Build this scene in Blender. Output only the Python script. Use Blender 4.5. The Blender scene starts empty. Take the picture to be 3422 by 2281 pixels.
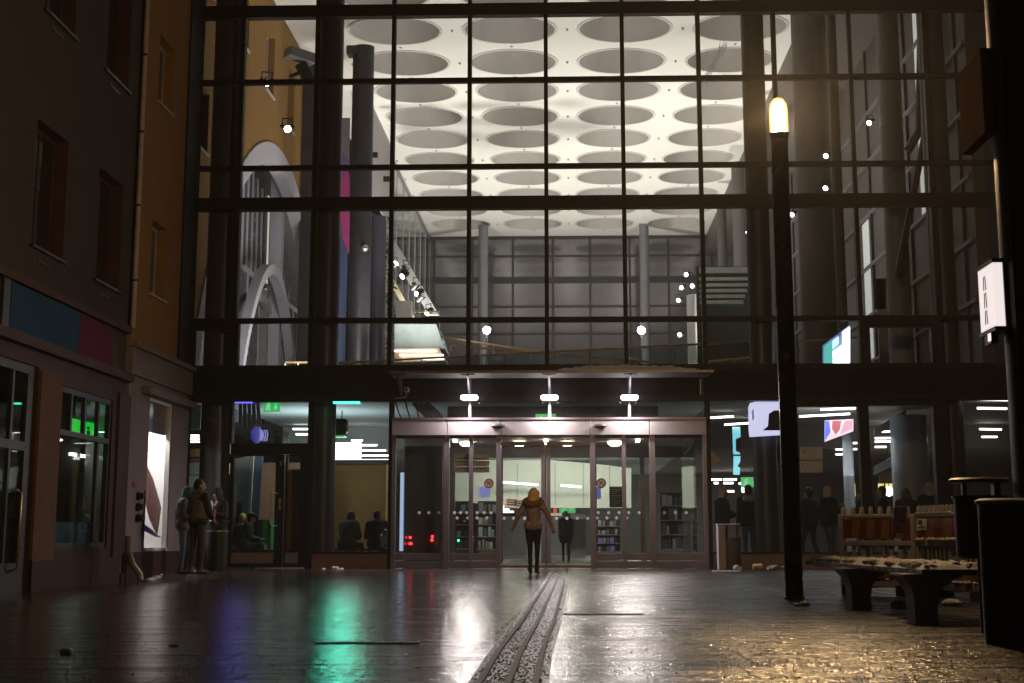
import bpy, bmesh, math, random
from mathutils import Vector, Matrix
random.seed(7)
R=math.radians
SC=bpy.context.scene
COL=SC.collection
# ---------------------------------------------------------------- camera model (fitted to the street's real geometry)
F_=5497.77;PITCH=.198061;YAW=-.035414;SY=-445.01;CAMD=39.5;CAMZ=.70
cp_,sp_=math.cos(PITCH),math.sin(PITCH);cw_,sw_=math.cos(YAW),math.sin(YAW)
def ray(x,y):
    k=3422/2352
    px=x*k-1711; py=1140.5+SY-y*k
    d=cp_-sp_*py/F_; u=sp_+cp_*py/F_; xx=px/F_
    return (xx*cw_+d*sw_, -xx*sw_+d*cw_, u)
def at(x,y,Y):
    r=ray(x,y);t=(Y+CAMD)/r[1]
    return Vector((r[0]*t,Y,CAMZ+r[2]*t))
def gnd(x,y,z=0.):
    r=ray(x,y);t=(z-CAMZ)/r[2]
    return Vector((r[0]*t,r[1]*t-CAMD,z))
def wx(x,y,X):
    r=ray(x,y);t=X/r[0]
    return Vector((X,r[1]*t-CAMD,CAMZ+r[2]*t))
# ---------------------------------------------------------------- mesh builder
class MB:
    def __init__(s): s.v=[];s.f=[];s.m=[]
    def add(s,vs,fs,mi=0):
        o=len(s.v); s.v+= [tuple(v) for v in vs]; s.f+=[tuple(i+o for i in f) for f in fs]; s.m+=[mi]*len(fs); return s
    def box(s,a,b,mi=0):
        x0,x1=sorted((a[0],b[0]));y0,y1=sorted((a[1],b[1]));z0,z1=sorted((a[2],b[2]))
        return s.add([(x0,y0,z0),(x1,y0,z0),(x1,y1,z0),(x0,y1,z0),(x0,y0,z1),(x1,y0,z1),(x1,y1,z1),(x0,y1,z1)],
          [(0,3,2,1),(4,5,6,7),(0,1,5,4),(1,2,6,5),(2,3,7,6),(3,0,4,7)],mi)
    def bar(s,p0,p1,w,h,mi=0,up=(0,0,1)):
        p0=Vector(p0);p1=Vector(p1);d=(p1-p0).normalized();up=Vector(up)
        if abs(d.dot(up))>.98: up=Vector((0,1,0))
        a=d.cross(up).normalized();b=a.cross(d).normalized()
        vs=[p+a*(sx*w/2)+b*(sz*h/2) for p in (p0,p1) for sx,sz in ((-1,-1),(1,-1),(1,1),(-1,1))]
        return s.add(vs,[(0,1,2,3),(7,6,5,4),(0,4,5,1),(1,5,6,2),(2,6,7,3),(3,7,4,0)],mi)
    def tube(s,pts,rs,n=12,mi=0,cap=True):
        pts=[Vector(p) for p in pts]
        if not hasattr(rs,'__len__'): rs=[rs]*len(pts)
        vs=[];fs=[];pa=None
        for i,p in enumerate(pts):
            d=(pts[min(i+1,len(pts)-1)]-pts[max(i-1,0)]).normalized()
            if pa is None:
                up=Vector((0,0,1)) if abs(d.z)<.95 else Vector((0,1,0))
                a=d.cross(up).normalized()
            else: a=(pa-d*pa.dot(d)).normalized()
            pa=a;b=d.cross(a)
            for k in range(n):
                t=2*math.pi*k/n; vs.append(p+(a*math.cos(t)+b*math.sin(t))*rs[i])
        for i in range(len(pts)-1):
            for k in range(n):
                k2=(k+1)%n; fs.append((i*n+k,i*n+k2,(i+1)*n+k2,(i+1)*n+k))
        if cap: fs.append(tuple(range(n-1,-1,-1))); o=(len(pts)-1)*n; fs.append(tuple(o+k for k in range(n)))
        return s.add(vs,fs,mi)
    def ball(s,c,r,n=12,m=8,mi=0):
        if not hasattr(r,'__len__'): r=(r,r,r)
        vs=[(c[0],c[1],c[2]-r[2])]
        for i in range(1,m):
            ph=-math.pi/2+math.pi*i/m
            for k in range(n):
                t=2*math.pi*k/n; vs.append((c[0]+r[0]*math.cos(ph)*math.cos(t),c[1]+r[1]*math.cos(ph)*math.sin(t),c[2]+r[2]*math.sin(ph)))
        vs.append((c[0],c[1],c[2]+r[2])); L=len(vs)-1
        fs=[]
        for k in range(n):
            k2=(k+1)%n; fs.append((0,1+k2,1+k)); fs.append((L,L-n+k,L-n+k2))
            for i in range(m-2): fs.append((1+i*n+k,1+i*n+k2,1+(i+1)*n+k2,1+(i+1)*n+k))
        return s.add(vs,fs,mi)
    def prism(s,poly,ext,mi=0):
        n=len(poly);ext=Vector(ext);P=[Vector(p) for p in poly]
        vs=P+[p+ext for p in P]
        fs=[tuple(range(n-1,-1,-1)),tuple(range(n,2*n))]+[(i,(i+1)%n,n+(i+1)%n,n+i) for i in range(n)]
        return s.add(vs,fs,mi)
    def lathe(s,prof,c=(0,0,0),n=24,mi=0):
        vs=[];fs=[]
        for r,z in prof:
            for k in range(n):
                t=2*math.pi*k/n; vs.append((c[0]+r*math.cos(t),c[1]+r*math.sin(t),c[2]+z))
        for i in range(len(prof)-1):
            for k in range(n):
                k2=(k+1)%n; fs.append((i*n+k,i*n+k2,(i+1)*n+k2,(i+1)*n+k))
        fs.append(tuple(range(n-1,-1,-1)));o=(len(prof)-1)*n;fs.append(tuple(o+k for k in range(n)))
        return s.add(vs,fs,mi)
    def build(s,name,mats,parent=None,smooth=False,bevel=0,origin=None,weld=False,local=False):
        me=bpy.data.meshes.new(name)
        vs=s.v
        if origin is not None:
            o=Vector(origin); vs=[tuple(Vector(v)-o) for v in s.v]
        me.from_pydata(vs,[],s.f)
        if not isinstance(mats,(list,tuple)): mats=[mats]
        for m in mats: me.materials.append(m)
        me.polygons.foreach_set('material_index',s.m)
        bm=bmesh.new();bm.from_mesh(me)
        if weld: bmesh.ops.remove_doubles(bm,verts=bm.verts,dist=1e-4)
        bmesh.ops.recalc_face_normals(bm,faces=bm.faces)
        if bevel: bmesh.ops.bevel(bm,geom=list(bm.edges),offset=bevel,segments=2,affect='EDGES',profile=.5,clamp_overlap=True)
        bm.to_mesh(me);bm.free()
        if smooth is True: me.polygons.foreach_set('use_smooth',[True]*len(me.polygons))
        elif smooth: 
            me.polygons.foreach_set('use_smooth',[True]*len(me.polygons)); me.set_sharp_from_angle(angle=R(smooth))
        ob=bpy.data.objects.new(name,me);COL.objects.link(ob)
        if origin is not None: ob.location=origin
        if parent is not None:
            ob.parent=parent
            if not local: ob.matrix_parent_inverse=Matrix.Translation(-world_loc(parent))
        return ob
def world_loc(o): return Vector(o.location)
def B(a,b): return MB().box(a,b)
def tag(o,label=None,cat=None,group=None,kind=None):
    if label: o['label']=label
    if cat:
        o['category']=cat
        if kind is None: kind='thing'
    if group: o['group']=group
    if kind: o['kind']=kind
    return o
def thing(name,label,cat,loc=(0,0,0),group=None):
    o=bpy.data.objects.new(name,None);COL.objects.link(o);o.location=loc;o.empty_display_size=.2
    return tag(o,label,cat,group)
# ---------------------------------------------------------------- materials
def nodes(name):
    m=bpy.data.materials.new(name);m.use_nodes=True;nt=m.node_tree
    return m,nt,nt.nodes['Principled BSDF'],nt.nodes['Material Output']
def mat(name,col,rough=.6,metal=0,var=.15,scale=3.,bump=.0,bscale=40.,spec=.5,rvar=.1):
    m,nt,p,out=nodes(name)
    N=nt.nodes.new;L=nt.links.new
    tc=N('ShaderNodeTexCoord');nz=N('ShaderNodeTexNoise');nz.inputs['Scale'].default_value=scale;nz.inputs['Detail'].default_value=6
    L(tc.outputs['Object'],nz.inputs['Vector'])
    cr=N('ShaderNodeValToRGB')
    c=Vector(col[:3]); 
    cr.color_ramp.elements[0].position=.3;cr.color_ramp.elements[1].position=.7
    cr.color_ramp.elements[0].color=(*(c*(1-var)),1);cr.color_ramp.elements[1].color=(*[min(1,x) for x in c*(1+var)],1)
    L(nz.outputs['Fac'],cr.inputs['Fac']);L(cr.outputs['Color'],p.inputs['Base Color'])
    mr=N('ShaderNodeMapRange');mr.inputs['To Min'].default_value=max(.02,rough-rvar);mr.inputs['To Max'].default_value=min(1,rough+rvar)
    L(nz.outputs['Fac'],mr.inputs['Value']);L(mr.outputs['Result'],p.inputs['Roughness'])
    p.inputs['Metallic'].default_value=metal;p.inputs['Specular IOR Level'].default_value=spec
    if bump:
        n2=N('ShaderNodeTexNoise');n2.inputs['Scale'].default_value=bscale;n2.inputs['Detail'].default_value=4
        L(tc.outputs['Object'],n2.inputs['Vector'])
        b=N('ShaderNodeBump');b.inputs['Strength'].default_value=bump;b.inputs['Distance'].default_value=.01
        L(n2.outputs['Fac'],b.inputs['Height']);L(b.outputs['Normal'],p.inputs['Normal'])
    return m
def emit(name,col,strength,base=(.8,.8,.8)):
    m,nt,p,out=nodes(name)
    p.inputs['Base Color'].default_value=(*base,1);p.inputs['Emission Color'].default_value=(*col,1);p.inputs['Emission Strength'].default_value=strength
    return m
def glassmat(name,tint=(.93,.96,.97),refl=.035,rough=.0,dirt=.0):
    m=bpy.data.materials.new(name);m.use_nodes=True;nt=m.node_tree;nt.nodes.clear();N=nt.nodes.new;L=nt.links.new
    out=N('ShaderNodeOutputMaterial');t=N('ShaderNodeBsdfTransparent');t.inputs[0].default_value=(*tint,1)
    g=N('ShaderNodeBsdfGlossy');g.inputs['Roughness'].default_value=rough
    fr=N('ShaderNodeLayerWeight');fr.inputs['Blend'].default_value=.5
    pw=N('ShaderNodeMath');pw.operation='POWER';pw.inputs[1].default_value=5;L(fr.outputs['Facing'],pw.inputs[0])
    mx=N('ShaderNodeMath');mx.operation='MULTIPLY_ADD';mx.inputs[1].default_value=.8;mx.inputs[2].default_value=refl;L(pw.outputs[0],mx.inputs[0])
    mix=N('ShaderNodeMixShader');L(mx.outputs[0],mix.inputs[0]);L(t.outputs[0],mix.inputs[1]);L(g.outputs[0],mix.inputs[2])
    last=mix
    if dirt:
        d=N('ShaderNodeBsdfDiffuse');d.inputs[0].default_value=(.5,.5,.5,1)
        tc=N('ShaderNodeTexCoord');nz=N('ShaderNodeTexNoise');nz.inputs['Scale'].default_value=1.3;nz.inputs['Detail'].default_value=8;L(tc.outputs['Object'],nz.inputs[0])
        mm=N('ShaderNodeMapRange');mm.inputs[1].default_value=.45;mm.inputs[2].default_value=.8;mm.inputs[4].default_value=dirt;L(nz.outputs['Fac'],mm.inputs[0])
        m2=N('ShaderNodeMixShader');L(mm.outputs[0],m2.inputs[0]);L(mix.outputs[0],m2.inputs[1]);L(d.outputs[0],m2.inputs[2]);last=m2
    L(last.outputs[0],out.inputs[0])
    return m
M={}
M['frame']=mat('dark_aluminium',(.011,.010,.013),.55,.0,var=.25,spec=.25)
M['frame2']=mat('bronze_aluminium',(.125,.108,.128),.40,.5,var=.12)
M['frame3']=mat('door_header_metal',(.25,.225,.24),.5,.3,var=.08)
M['spandrel']=mat('spandrel_panel',(.009,.008,.010),.65,0,var=.3,spec=.2)
M['pane']=glassmat('clear_glass',dirt=.015)
M['paned']=glassmat('door_glass',tint=(.9,.93,.92),dirt=.03)
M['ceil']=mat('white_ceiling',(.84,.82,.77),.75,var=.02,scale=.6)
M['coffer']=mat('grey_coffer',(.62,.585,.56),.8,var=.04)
M['concrete']=mat('concrete',(.30,.29,.28),.7,var=.15,bump=.2)
M['grey']=mat('grey_paint',(.18,.18,.20),.5,var=.1)
M['dgrey']=mat('dark_grey_paint',(.022,.021,.027),.45,var=.15)
M['bluegrey']=mat('blue_grey_column',(.055,.055,.08),.42,var=.1)
M['browngrey']=mat('brown_grey_panel',(.10,.086,.084),.55,var=.12)
M['white']=mat('white_paint',(.72,.72,.70),.5,var=.03)
M['teal']=mat('pale_teal_panel',(.50,.60,.60),.5,var=.04)
M['lilac']=mat('lilac_white_plaster',(.46,.43,.50),.7,var=.04)
M['yellow']=mat('ochre_plaster',(.28,.155,.055),.85,var=.06,scale=1.2,bump=.25,bscale=60,spec=.12)
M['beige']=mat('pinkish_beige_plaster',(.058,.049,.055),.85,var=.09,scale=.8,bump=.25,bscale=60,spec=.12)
M['redbrown']=mat('red_brown_paint',(.065,.032,.03),.6,var=.15,spec=.12)
M['pier']=mat('pale_pink_plaster',(.22,.18,.185),.8,var=.08,bump=.2,spec=.12)
M['plinth']=mat('brown_granite',(.17,.105,.08),.45,var=.3,scale=25)
M['black']=mat('black_metal',(.018,.018,.02),.4,.3)
M['blackm']=mat('matt_black_metal',(.015,.015,.016),.55,.0)
M['wood']=mat('oak_wood',(.55,.36,.15),.5,var=.2,scale=4)
M['chip']=mat('brown_board',(.27,.15,.085),.7,var=.15,scale=20)
M['ochreboard']=mat('dark_ochre_board',(.20,.12,.03),.7,var=.1)
M['snow']=mat('snow',(.66,.63,.64),.8,var=.06,scale=12,bump=.6,bscale=25)
M['steel']=mat('brushed_steel',(.55,.53,.5),.3,.9)
M['brass']=mat('brass',(.5,.36,.16),.3,.9)
M['darkglass']=mat('dark_window',(.02,.022,.026),.1,0,var=.2,rvar=.05)
M['red']=mat('red_reflective',(.20,.02,.026),.5)
M['amber']=mat('amber_reflective',(.25,.145,.02),.5)
M['plasticw']=mat('dirty_white_plastic',(.42,.385,.39),.55,var=.15,scale=8)
M['rubber']=mat('black_rubber',(.02,.018,.017),.7)
# ---------------------------------------------------------------- camera, world, render settings
cam=bpy.data.cameras.new('camera');co=bpy.data.objects.new('camera',cam);COL.objects.link(co)
co.location=(0,-CAMD,CAMZ);co.rotation_euler=(math.pi/2+PITCH,0,-YAW)
cam.sensor_width=36;cam.lens=F_/3422*36;cam.shift_y=SY/3422;cam.clip_start=.1;cam.clip_end=600
SC.camera=co
w=bpy.data.worlds.new('World');SC.world=w;w.use_nodes=True
bg=w.node_tree.nodes['Background'];bg.inputs[0].default_value=(.55,.48,.55,1);bg.inputs[1].default_value=.008
SC.view_settings.view_transform='Standard';SC.view_settings.look='None';SC.view_settings.exposure=0;SC.view_settings.gamma=1
cy=SC.cycles;cy.use_denoising=True
try: cy.denoiser='OPENIMAGEDENOISE'
except Exception: pass
cy.max_bounces=8;cy.diffuse_bounces=3;cy.glossy_bounces=4;cy.transparent_max_bounces=24;cy.transmission_bounces=4
cy.sample_clamp_indirect=4;cy.caustics_reflective=False;cy.caustics_refractive=False;cy.use_light_tree=True
cy.use_adaptive_sampling=True;cy.adaptive_threshold=.02
def lamp(name,kind,loc,energy,col=(1,1,1),size=.2,target=None,spot=None,blend=.5,spread=None):
    l=bpy.data.lights.new(name,kind);l.energy=energy;l.color=col
    if kind=='AREA':
        l.size=size if not hasattr(size,'__len__') else size[0]
        if hasattr(size,'__len__'): l.shape='RECTANGLE';l.size_y=size[1]
        if spread: l.spread=spread
    else: l.shadow_soft_size=size
    if kind=='SPOT' and spot: l.spot_size=R(spot);l.spot_blend=blend
    o=bpy.data.objects.new(name,l);COL.objects.link(o);o.location=loc
    if target is not None: o.rotation_euler=(Vector(target)-Vector(loc)).to_track_quat('-Z','Y').to_euler()
    return o
# ---------------------------------------------------------------- ground: wet paving sheet
def paving():
    m,nt,p,out=nodes('wet_paving');N=nt.nodes.new;L=nt.links.new
    def math_(op,a,b=None,c=None):
        n=N('ShaderNodeMath');n.operation=op
        for k,v in enumerate((a,b,c)):
            if v is None: continue
            if isinstance(v,(int,float)): n.inputs[k].default_value=v
            else: L(v,n.inputs[k])
        return n.outputs[0]
    def rng(v,a,b,c,d):
        n=N('ShaderNodeMapRange');L(v,n.inputs[0])
        for k,x in enumerate((a,b,c,d)): n.inputs[k+1].default_value=x
        return n.outputs[0]
    tc=N('ShaderNodeTexCoord')
    mp=N('ShaderNodeMapping');mp.inputs['Rotation'].default_value=(0,0,R(1.2));L(tc.outputs['Object'],mp.inputs[0])
    wob=N('ShaderNodeTexNoise');wob.inputs['Scale'].default_value=6;L(mp.outputs[0],wob.inputs[0])
    va=N('ShaderNodeVectorMath');va.operation='MULTIPLY_ADD';L(wob.outputs['Color'],va.inputs[0]);va.inputs[1].default_value=(.02,.02,0);L(mp.outputs[0],va.inputs[2])
    def brick(c1,c2,mo):
        br=N('ShaderNodeTexBrick');br.inputs['Scale'].default_value=1;br.inputs['Brick Width'].default_value=1.05;br.inputs['Row Height'].default_value=.34
        br.inputs['Mortar Size'].default_value=.016;br.inputs['Mortar Smooth'].default_value=.4;br.offset=.37;br.squash=1.35;br.squash_frequency=3
        br.inputs['Color1'].default_value=(*c1,1);br.inputs['Color2'].default_value=(*c2,1);br.inputs['Mortar'].default_value=(*mo,1);L(va.outputs[0],br.inputs['Vector']);return br
    br=brick((.085,.064,.058),(.045,.035,.033),(.010,.008,.008))
    bs=brick((.46,.46,.46),(.16,.16,.16),(.02,.02,.02))
    def noise(sc,det=5,st=None):
        n=N('ShaderNodeTexNoise');n.inputs['Scale'].default_value=sc;n.inputs['Detail'].default_value=det
        if st:
            q=N('ShaderNodeMapping');q.inputs['Scale'].default_value=st;L(tc.outputs['Object'],q.inputs[0]);L(q.outputs[0],n.inputs[0])
        else: L(tc.outputs['Object'],n.inputs[0])
        return n.outputs['Fac']
    nz=noise(.55,7);nf=noise(85,3);nm=noise(9,6);ng=noise(95,1.5);nl=noise(2.2,8,(.5,2.2,1))
    cr=N('ShaderNodeValToRGB');cr.color_ramp.elements[0].color=(.45,.45,.45,1);cr.color_ramp.elements[1].color=(1.3,1.22,1.2,1);cr.color_ramp.elements[0].position=.3;cr.color_ramp.elements[1].position=.72
    L(nm,cr.inputs[0])
    mix=N('ShaderNodeMix');mix.data_type='RGBA';mix.blend_type='MULTIPLY';mix.inputs[0].default_value=.85
    L(br.outputs['Color'],mix.inputs[6]);L(cr.outputs[0],mix.inputs[7]);
    dk=N('ShaderNodeMix');dk.data_type='RGBA';dk.blend_type='MULTIPLY';L(mix.outputs[2],dk.inputs[6]);dk.inputs[7].default_value=(.45,.42,.42,1);L(dk.outputs[2],p.inputs['Base Color'])
    sx=N('ShaderNodeSeparateXYZ');L(tc.outputs['Object'],sx.inputs[0])
    grit=rng(math_('MULTIPLY_ADD',nz,3.2,sx.outputs['X']),1.1,3.0,0,1)       # sanded zone towards the lamp side
    L(grit,dk.inputs[0])
    wet=rng(nl,.34,.66,.08,.22)
    L(math_('MULTIPLY_ADD',grit,.13,wet),p.inputs['Roughness'])
    sp=math_('MULTIPLY',bs.outputs['Color'],rng(nl,.3,.7,1.25,.55));L(math_('MULTIPLY_ADD',grit,.35,sp),p.inputs['Specular IOR Level'])
    b1=N('ShaderNodeBump');b1.inputs['Strength'].default_value=.8;b1.inputs['Distance'].default_value=.008;b1.invert=True;L(br.outputs['Fac'],b1.inputs['Height'])
    b2=N('ShaderNodeBump');b2.inputs['Strength'].default_value=.22;b2.inputs['Distance'].default_value=.006;L(nf,b2.inputs['Height']);L(b1.outputs[0],b2.inputs['Normal'])
    b4=N('ShaderNodeBump');L(math_('MULTIPLY',grit,.25),b4.inputs['Strength']);b4.inputs['Distance'].default_value=.008;L(ng,b4.inputs['Height']);L(b2.outputs[0],b4.inputs['Normal'])
    b3=N('ShaderNodeBump');b3.inputs['Strength'].default_value=.06;b3.inputs['Distance'].default_value=.02;L(nm,b3.inputs['Height']);L(b4.outputs[0],b3.inputs['Normal'])
    # wet grains: every grain tips the surface its own way
    vm=N('ShaderNodeMapping');vm.inputs['Scale'].default_value=(105,24,1);L(tc.outputs['Object'],vm.inputs[0])
    vo=N('ShaderNodeTexVoronoi');vo.voronoi_dimensions='2D';vo.inputs['Scale'].default_value=1;L(vm.outputs[0],vo.inputs['Vector'])
    sc_=N('ShaderNodeVectorMath');sc_.operation='SUBTRACT';L(vo.outputs['Color'],sc_.inputs[0]);sc_.inputs[1].default_value=(.5,.5,.5)
    s2=N('ShaderNodeVectorMath');s2.operation='MULTIPLY';L(sc_.outputs[0],s2.inputs[0]);s2.inputs[1].default_value=(.42,.50,0)
    s3=N('ShaderNodeVectorMath');s3.operation='SCALE';L(s2.outputs[0],s3.inputs[0]);L(math_('MULTIPLY_ADD',grit,.93,.07),s3.inputs['Scale'])
    s4=N('ShaderNodeVectorMath');s4.operation='ADD';L(b3.outputs[0],s4.inputs[0]);L(s3.outputs[0],s4.inputs[1])
    s5=N('ShaderNodeVectorMath');s5.operation='NORMALIZE';L(s4.outputs[0],s5.inputs[0]);L(s5.outputs[0],p.inputs['Normal'])
    return m
M['paving']=paving()
def gz(x,y):
    a=max(0,min(1,(-5.5-x)/3.2));a=a*a*(3-2*a);b=max(0,min(1,-y/4.5));b=b*b*(3-2*b)
    return -.18*a*b
g=MB();xs=[-60,-30,-14,-9.3]+[-9.1+.2*i for i in range(20)]+[-5,-2,0,3,6,9,14,30,60];ys=[-90,-60]+[-45+1.*i for i in range(40)]+[-5+.25*i for i in range(22)]
ys=sorted(set(round(v,3) for v in ys if v<=.12))
vs=[(x,y,gz(x,y)) for y in ys for x in xs];nx=len(xs)
g.add(vs,[(j*nx+i,j*nx+i+1,(j+1)*nx+i+1,(j+1)*nx+i) for j in range(len(ys)-1) for i in range(nx-1)])
tag(g.build('ground',M['paving'],smooth=True),kind='structure')
# guiding strip: smooth rails with gravel-filled channels between, running to the doors
def strip():
    cl=[tuple(gnd(x,y)[:2]) for x,y in ((1169,1568),(1194.7,1502),(1222,1452),(1235,1432),(1255.5,1386),(1268,1358),(1277,1336),(1284.7,1308))]
    cl=[(cl[0][0]-.02,-33)]+cl
    import bisect
    pts=[]
    n=60
    for i in range(n+1):
        Y=-33+(32.4)*i/n
        if Y<=cl[0][1]: X=cl[0][0]
        else:
            k=min(max(1,bisect.bisect([c[1] for c in cl],Y)),len(cl)-1);a,b=cl[k-1],cl[k];t=(Y-a[1])/(b[1]-a[1]);X=a[0]+(b[0]-a[0])*t
        pts.append((X,Y))
    return pts
SP=strip()
def ribbon(o0,o1,z0,z1,name,m):
    b=MB();vs=[]
    for X,Y in SP: vs+=[(X+o0,Y,0.001),(X+o0,Y,z1),(X+o1,Y,z1),(X+o1,Y,0.001)]
    fs=[]
    for i in range(len(SP)-1):
        a=i*4;c=a+4
        fs+=[(a,c,c+1,a+1),(a+1,c+1,c+2,a+2),(a+2,c+2,c+3,a+3)]
    fs+=[(0,1,2,3),((len(SP)-1)*4+3,(len(SP)-1)*4+2,(len(SP)-1)*4+1,(len(SP)-1)*4)]
    b.add(vs,fs);return tag(b.build(name,m),kind='structure')
M['rail']=mat('smooth_pale_stone',(.05,.042,.042),.5,var=.35,scale=6,bump=.3,spec=.12)
M['channel']=mat('wet_gravel_bed',(.010,.008,.007),.3,var=.5,scale=60,bump=.7,bscale=70,spec=.25)
ribbon(-.20,.20,0,.0045,'path',M['channel'])
for o in (-.14,.0,.135): ribbon(o-.016,o+.016,0,.016,'path',M['rail'])
# drain gratings let into the paving
def drain(x0,x1,y,label):
    a=gnd(x0,y);b=gnd(x1,y);t=thing('drain_channel',label,'drain',(a.x,a.y,0))
    MB().bar((a.x,a.y,.004),(b.x,b.y,.004),.16,.006).build('bed',M['blackm'],t)
    n=max(6,int((b-a).length/.045));q=MB()
    for i in range(n):
        p=a.lerp(b,(i+.5)/n);q.box((p.x-.009,p.y-.075,.004),(p.x+.009,p.y+.075,.0105))
    q.build('grating',M['black'],t)
drain(728,966,1477,'long dark drain grating in the paving left of the guiding strip')
drain(1288,1478,1411,'narrow drain slot in the paving right of the guiding strip')
# loose gritting gravel, wet and catching the lamps
def gravel():
    b=MB();rng=random.Random(3)
    def stone(x,y,r,z=0.):
        n=5;a0=rng.uniform(0,6);tl=math.tan(R(abs(rng.gauss(0,10))));td=rng.uniform(0,2*math.pi);h=r*rng.uniform(.6,1.1)
        vs=[];vt=[]
        for k in range(n):
            a=a0+k*2*math.pi/n+rng.uniform(-.3,.3);q=r*rng.uniform(.75,1.2);dx,dy=q*math.cos(a),q*math.sin(a)
            vs.append((x+dx,y+dy,z));vt.append((x+dx*.8,y+dy*.8,max(z+.0004,z+h+.8*tl*(dx*math.cos(td)+dy*math.sin(td)))))
        b.add(vs+vt,[(k,(k+1)%n,n+(k+1)%n,n+k) for k in range(n)]+[tuple(range(n,2*n))])
    from mathutils import noise
    k=0
    while k<7000:
        d=6.5+11*rng.random()**1.5;Y=-CAMD+d;X=rng.uniform(-.32,.36)*d
        if X<-8.5: continue
        w_=max(0,min(1,(X-.25)/1.1));w_=.10+.90*w_*max(.25,min(1,(16.5-d)/5))
        w_*=.35+1.3*max(0,min(1,noise.noise((X*.9,Y*.9,2))*1.4+.5))
        if rng.random()>w_: continue
        stone(X,Y,rng.uniform(.0024,.0058));k+=1
    for i in range(8500):
        X,Y=SP[int(60*rng.random()**2)];X+=rng.uniform(-.19,.19)
        if min(abs(X-(SP[0][0]*0)-q) for q in (99,))>0: stone(X,Y+rng.uniform(0,.54),rng.uniform(.0025,.006),.004)
    return b
M['grit']=mat('wet_grit',(.055,.04,.03),.17,var=.5,scale=30,rvar=.05,spec=1.)
tag(gravel().build('gravel',M['grit']),'brown wet grit scattered over the paving and guiding strip','gravel',kind='stuff')
# ---------------------------------------------------------------- glass curtain wall
XL=at(437,1000,0).x; XE=10.35
fa=thing('glass_facade','tall dark framed glass front of the lit hall, wall to wall','glass facade',(0,0,0))
tops=[815,1063,1316,1568,1820.8,2073,2327,2578,2827,3079.5];bots=[788.7,1046,1307,1569,1830,2094,2355,2617,2878,3136]
MX=[(at(a*.68732,8,0).x+at(b*.68732,729,0).x)/2 for a,b in zip(tops,bots)]
def zf(y,x=1250): return at(x,y,0).z
ZT=[zf(9),zf(36),zf(177.5),zf(189),zf(376),zf(387),zf(451),zf(480),zf(728),zf(740),zf(831),zf(842)]
ZTOP=16.2;ZSILL=zf(838);ZB=zf(919)
dm=.055
# left end post, transoms, spandrel
XF=-9.17
B((-9.52,-.14,0),(XF,.14,ZTOP)).build('end_post',M['frame'],fa)
B((-9.168,-1.5,4.78),(-9.12,-.145,ZTOP)).build('side_flashing',M['frame'],fa)
for i,x in enumerate(MX):
    wd=.05 if i not in (0,1) else .06
    B((x-wd,-.12,ZSILL-.02),(x+wd,.14,ZTOP)).build('mullion',M['frame'],fa)
rows=[(ZT[0],ZT[1],.16,'transom'),(ZT[2],ZT[3],.10,'transom'),(ZT[4],ZT[5],.10,'transom'),(ZT[6],ZT[7],.16,'transom'),(ZT[8],ZT[9],.10,'transom')]
for za,zb,d,n in rows: B((XF,-d+.02,zb),(XE,d-.03,za)).build(n,M['frame'],fa)
# projecting cover caps below thin transoms (they catch the light from above)
sp=MB();sp.box((XF,-.17,ZB),(XE,.12,ZSILL-.13))
sp.build('spandrel',M['spandrel'],fa)
B((XF,-.19,ZSILL-.13),(XE,.15,ZSILL)).build('sill_beam',M['frame'],fa)
B((XF,-.21,ZB-.03),(XE,.10,ZB+.10)).build('head_beam',M['frame'],fa)
# panes
def pane(x0,x1,z0,z1,y=0,p=fa,m='pane',t=.012):
    return B((x0,y-t,z0),(x1,y+t,z1)).build('glass_pane',M[m],p)
zs=[(ZSILL,ZT[9]),(ZT[8],ZT[7]),(ZT[6],ZT[5]),(ZT[4],ZT[3]),(ZT[2],ZT[1]),(ZT[0],ZTOP)]
xs=[XF]+MX+[XE]
for i in range(len(xs)-1):
    for z0,z1 in zs: pane(xs[i]+.06,xs[i+1]-.06,z0,z1)
# double frame round the second-row lights of the outer bays
for xa,xb in ((445,545),(1993,2150)):
    a=at(xa,790,0).x;b=at(xb,790,0).x
    q=MB();w_=.13
    q.box((a-.1,-.15,ZSILL),(a+w_*.3,.1,ZT[9]));q.box((b-w_,-.15,ZSILL),(b+.05,.1,ZT[9]));q.box((a+w_*.3,-.15,ZT[9]-.16),(b-w_,.1,ZT[9]))
    q.build('opening_frame',M['frame'],fa)
# ---- ground storey
def gx(x,y=1100): return at(x,y,0).x
ZP=zf(1267)
posts=[(395,431),(712,722),(893,903),(1622,1633),(1976,1999),(2148,2180)]
for a,b in posts: B((gx(a),-.16,0),(gx(b),.14,ZB-.03)).build('post',M['frame'],fa)
# stone plinths under the fixed lights
for a,b in ((722,893),(1633,1976),(1999,2148),(2180,2420)):
    B((gx(a),-.15,0),(gx(b),.13,ZP-.05)).build('plinth',M['plinth'],fa,bevel=.006)
    B((gx(a),-.17,ZP-.05),(gx(b),.12,ZP)).build('sill',M['frame'],fa)
for a,b,z0 in ((431,523,0),(722,893,ZP),(1633,1976,ZP),(1999,2148,ZP),(2180,2420,ZP)):
    pane(gx(a),gx(b),z0+.02,ZB-.03)
B((gx(1835),-.13,zf(936)),(gx(1976),.1,ZB-.03)).build('transom',M['frame'],fa)
B((gx(1999),-.13,zf(934)),(gx(2148),.1,ZB-.03)).build('transom',M['frame'],fa)
tag(fa,group=None)
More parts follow.
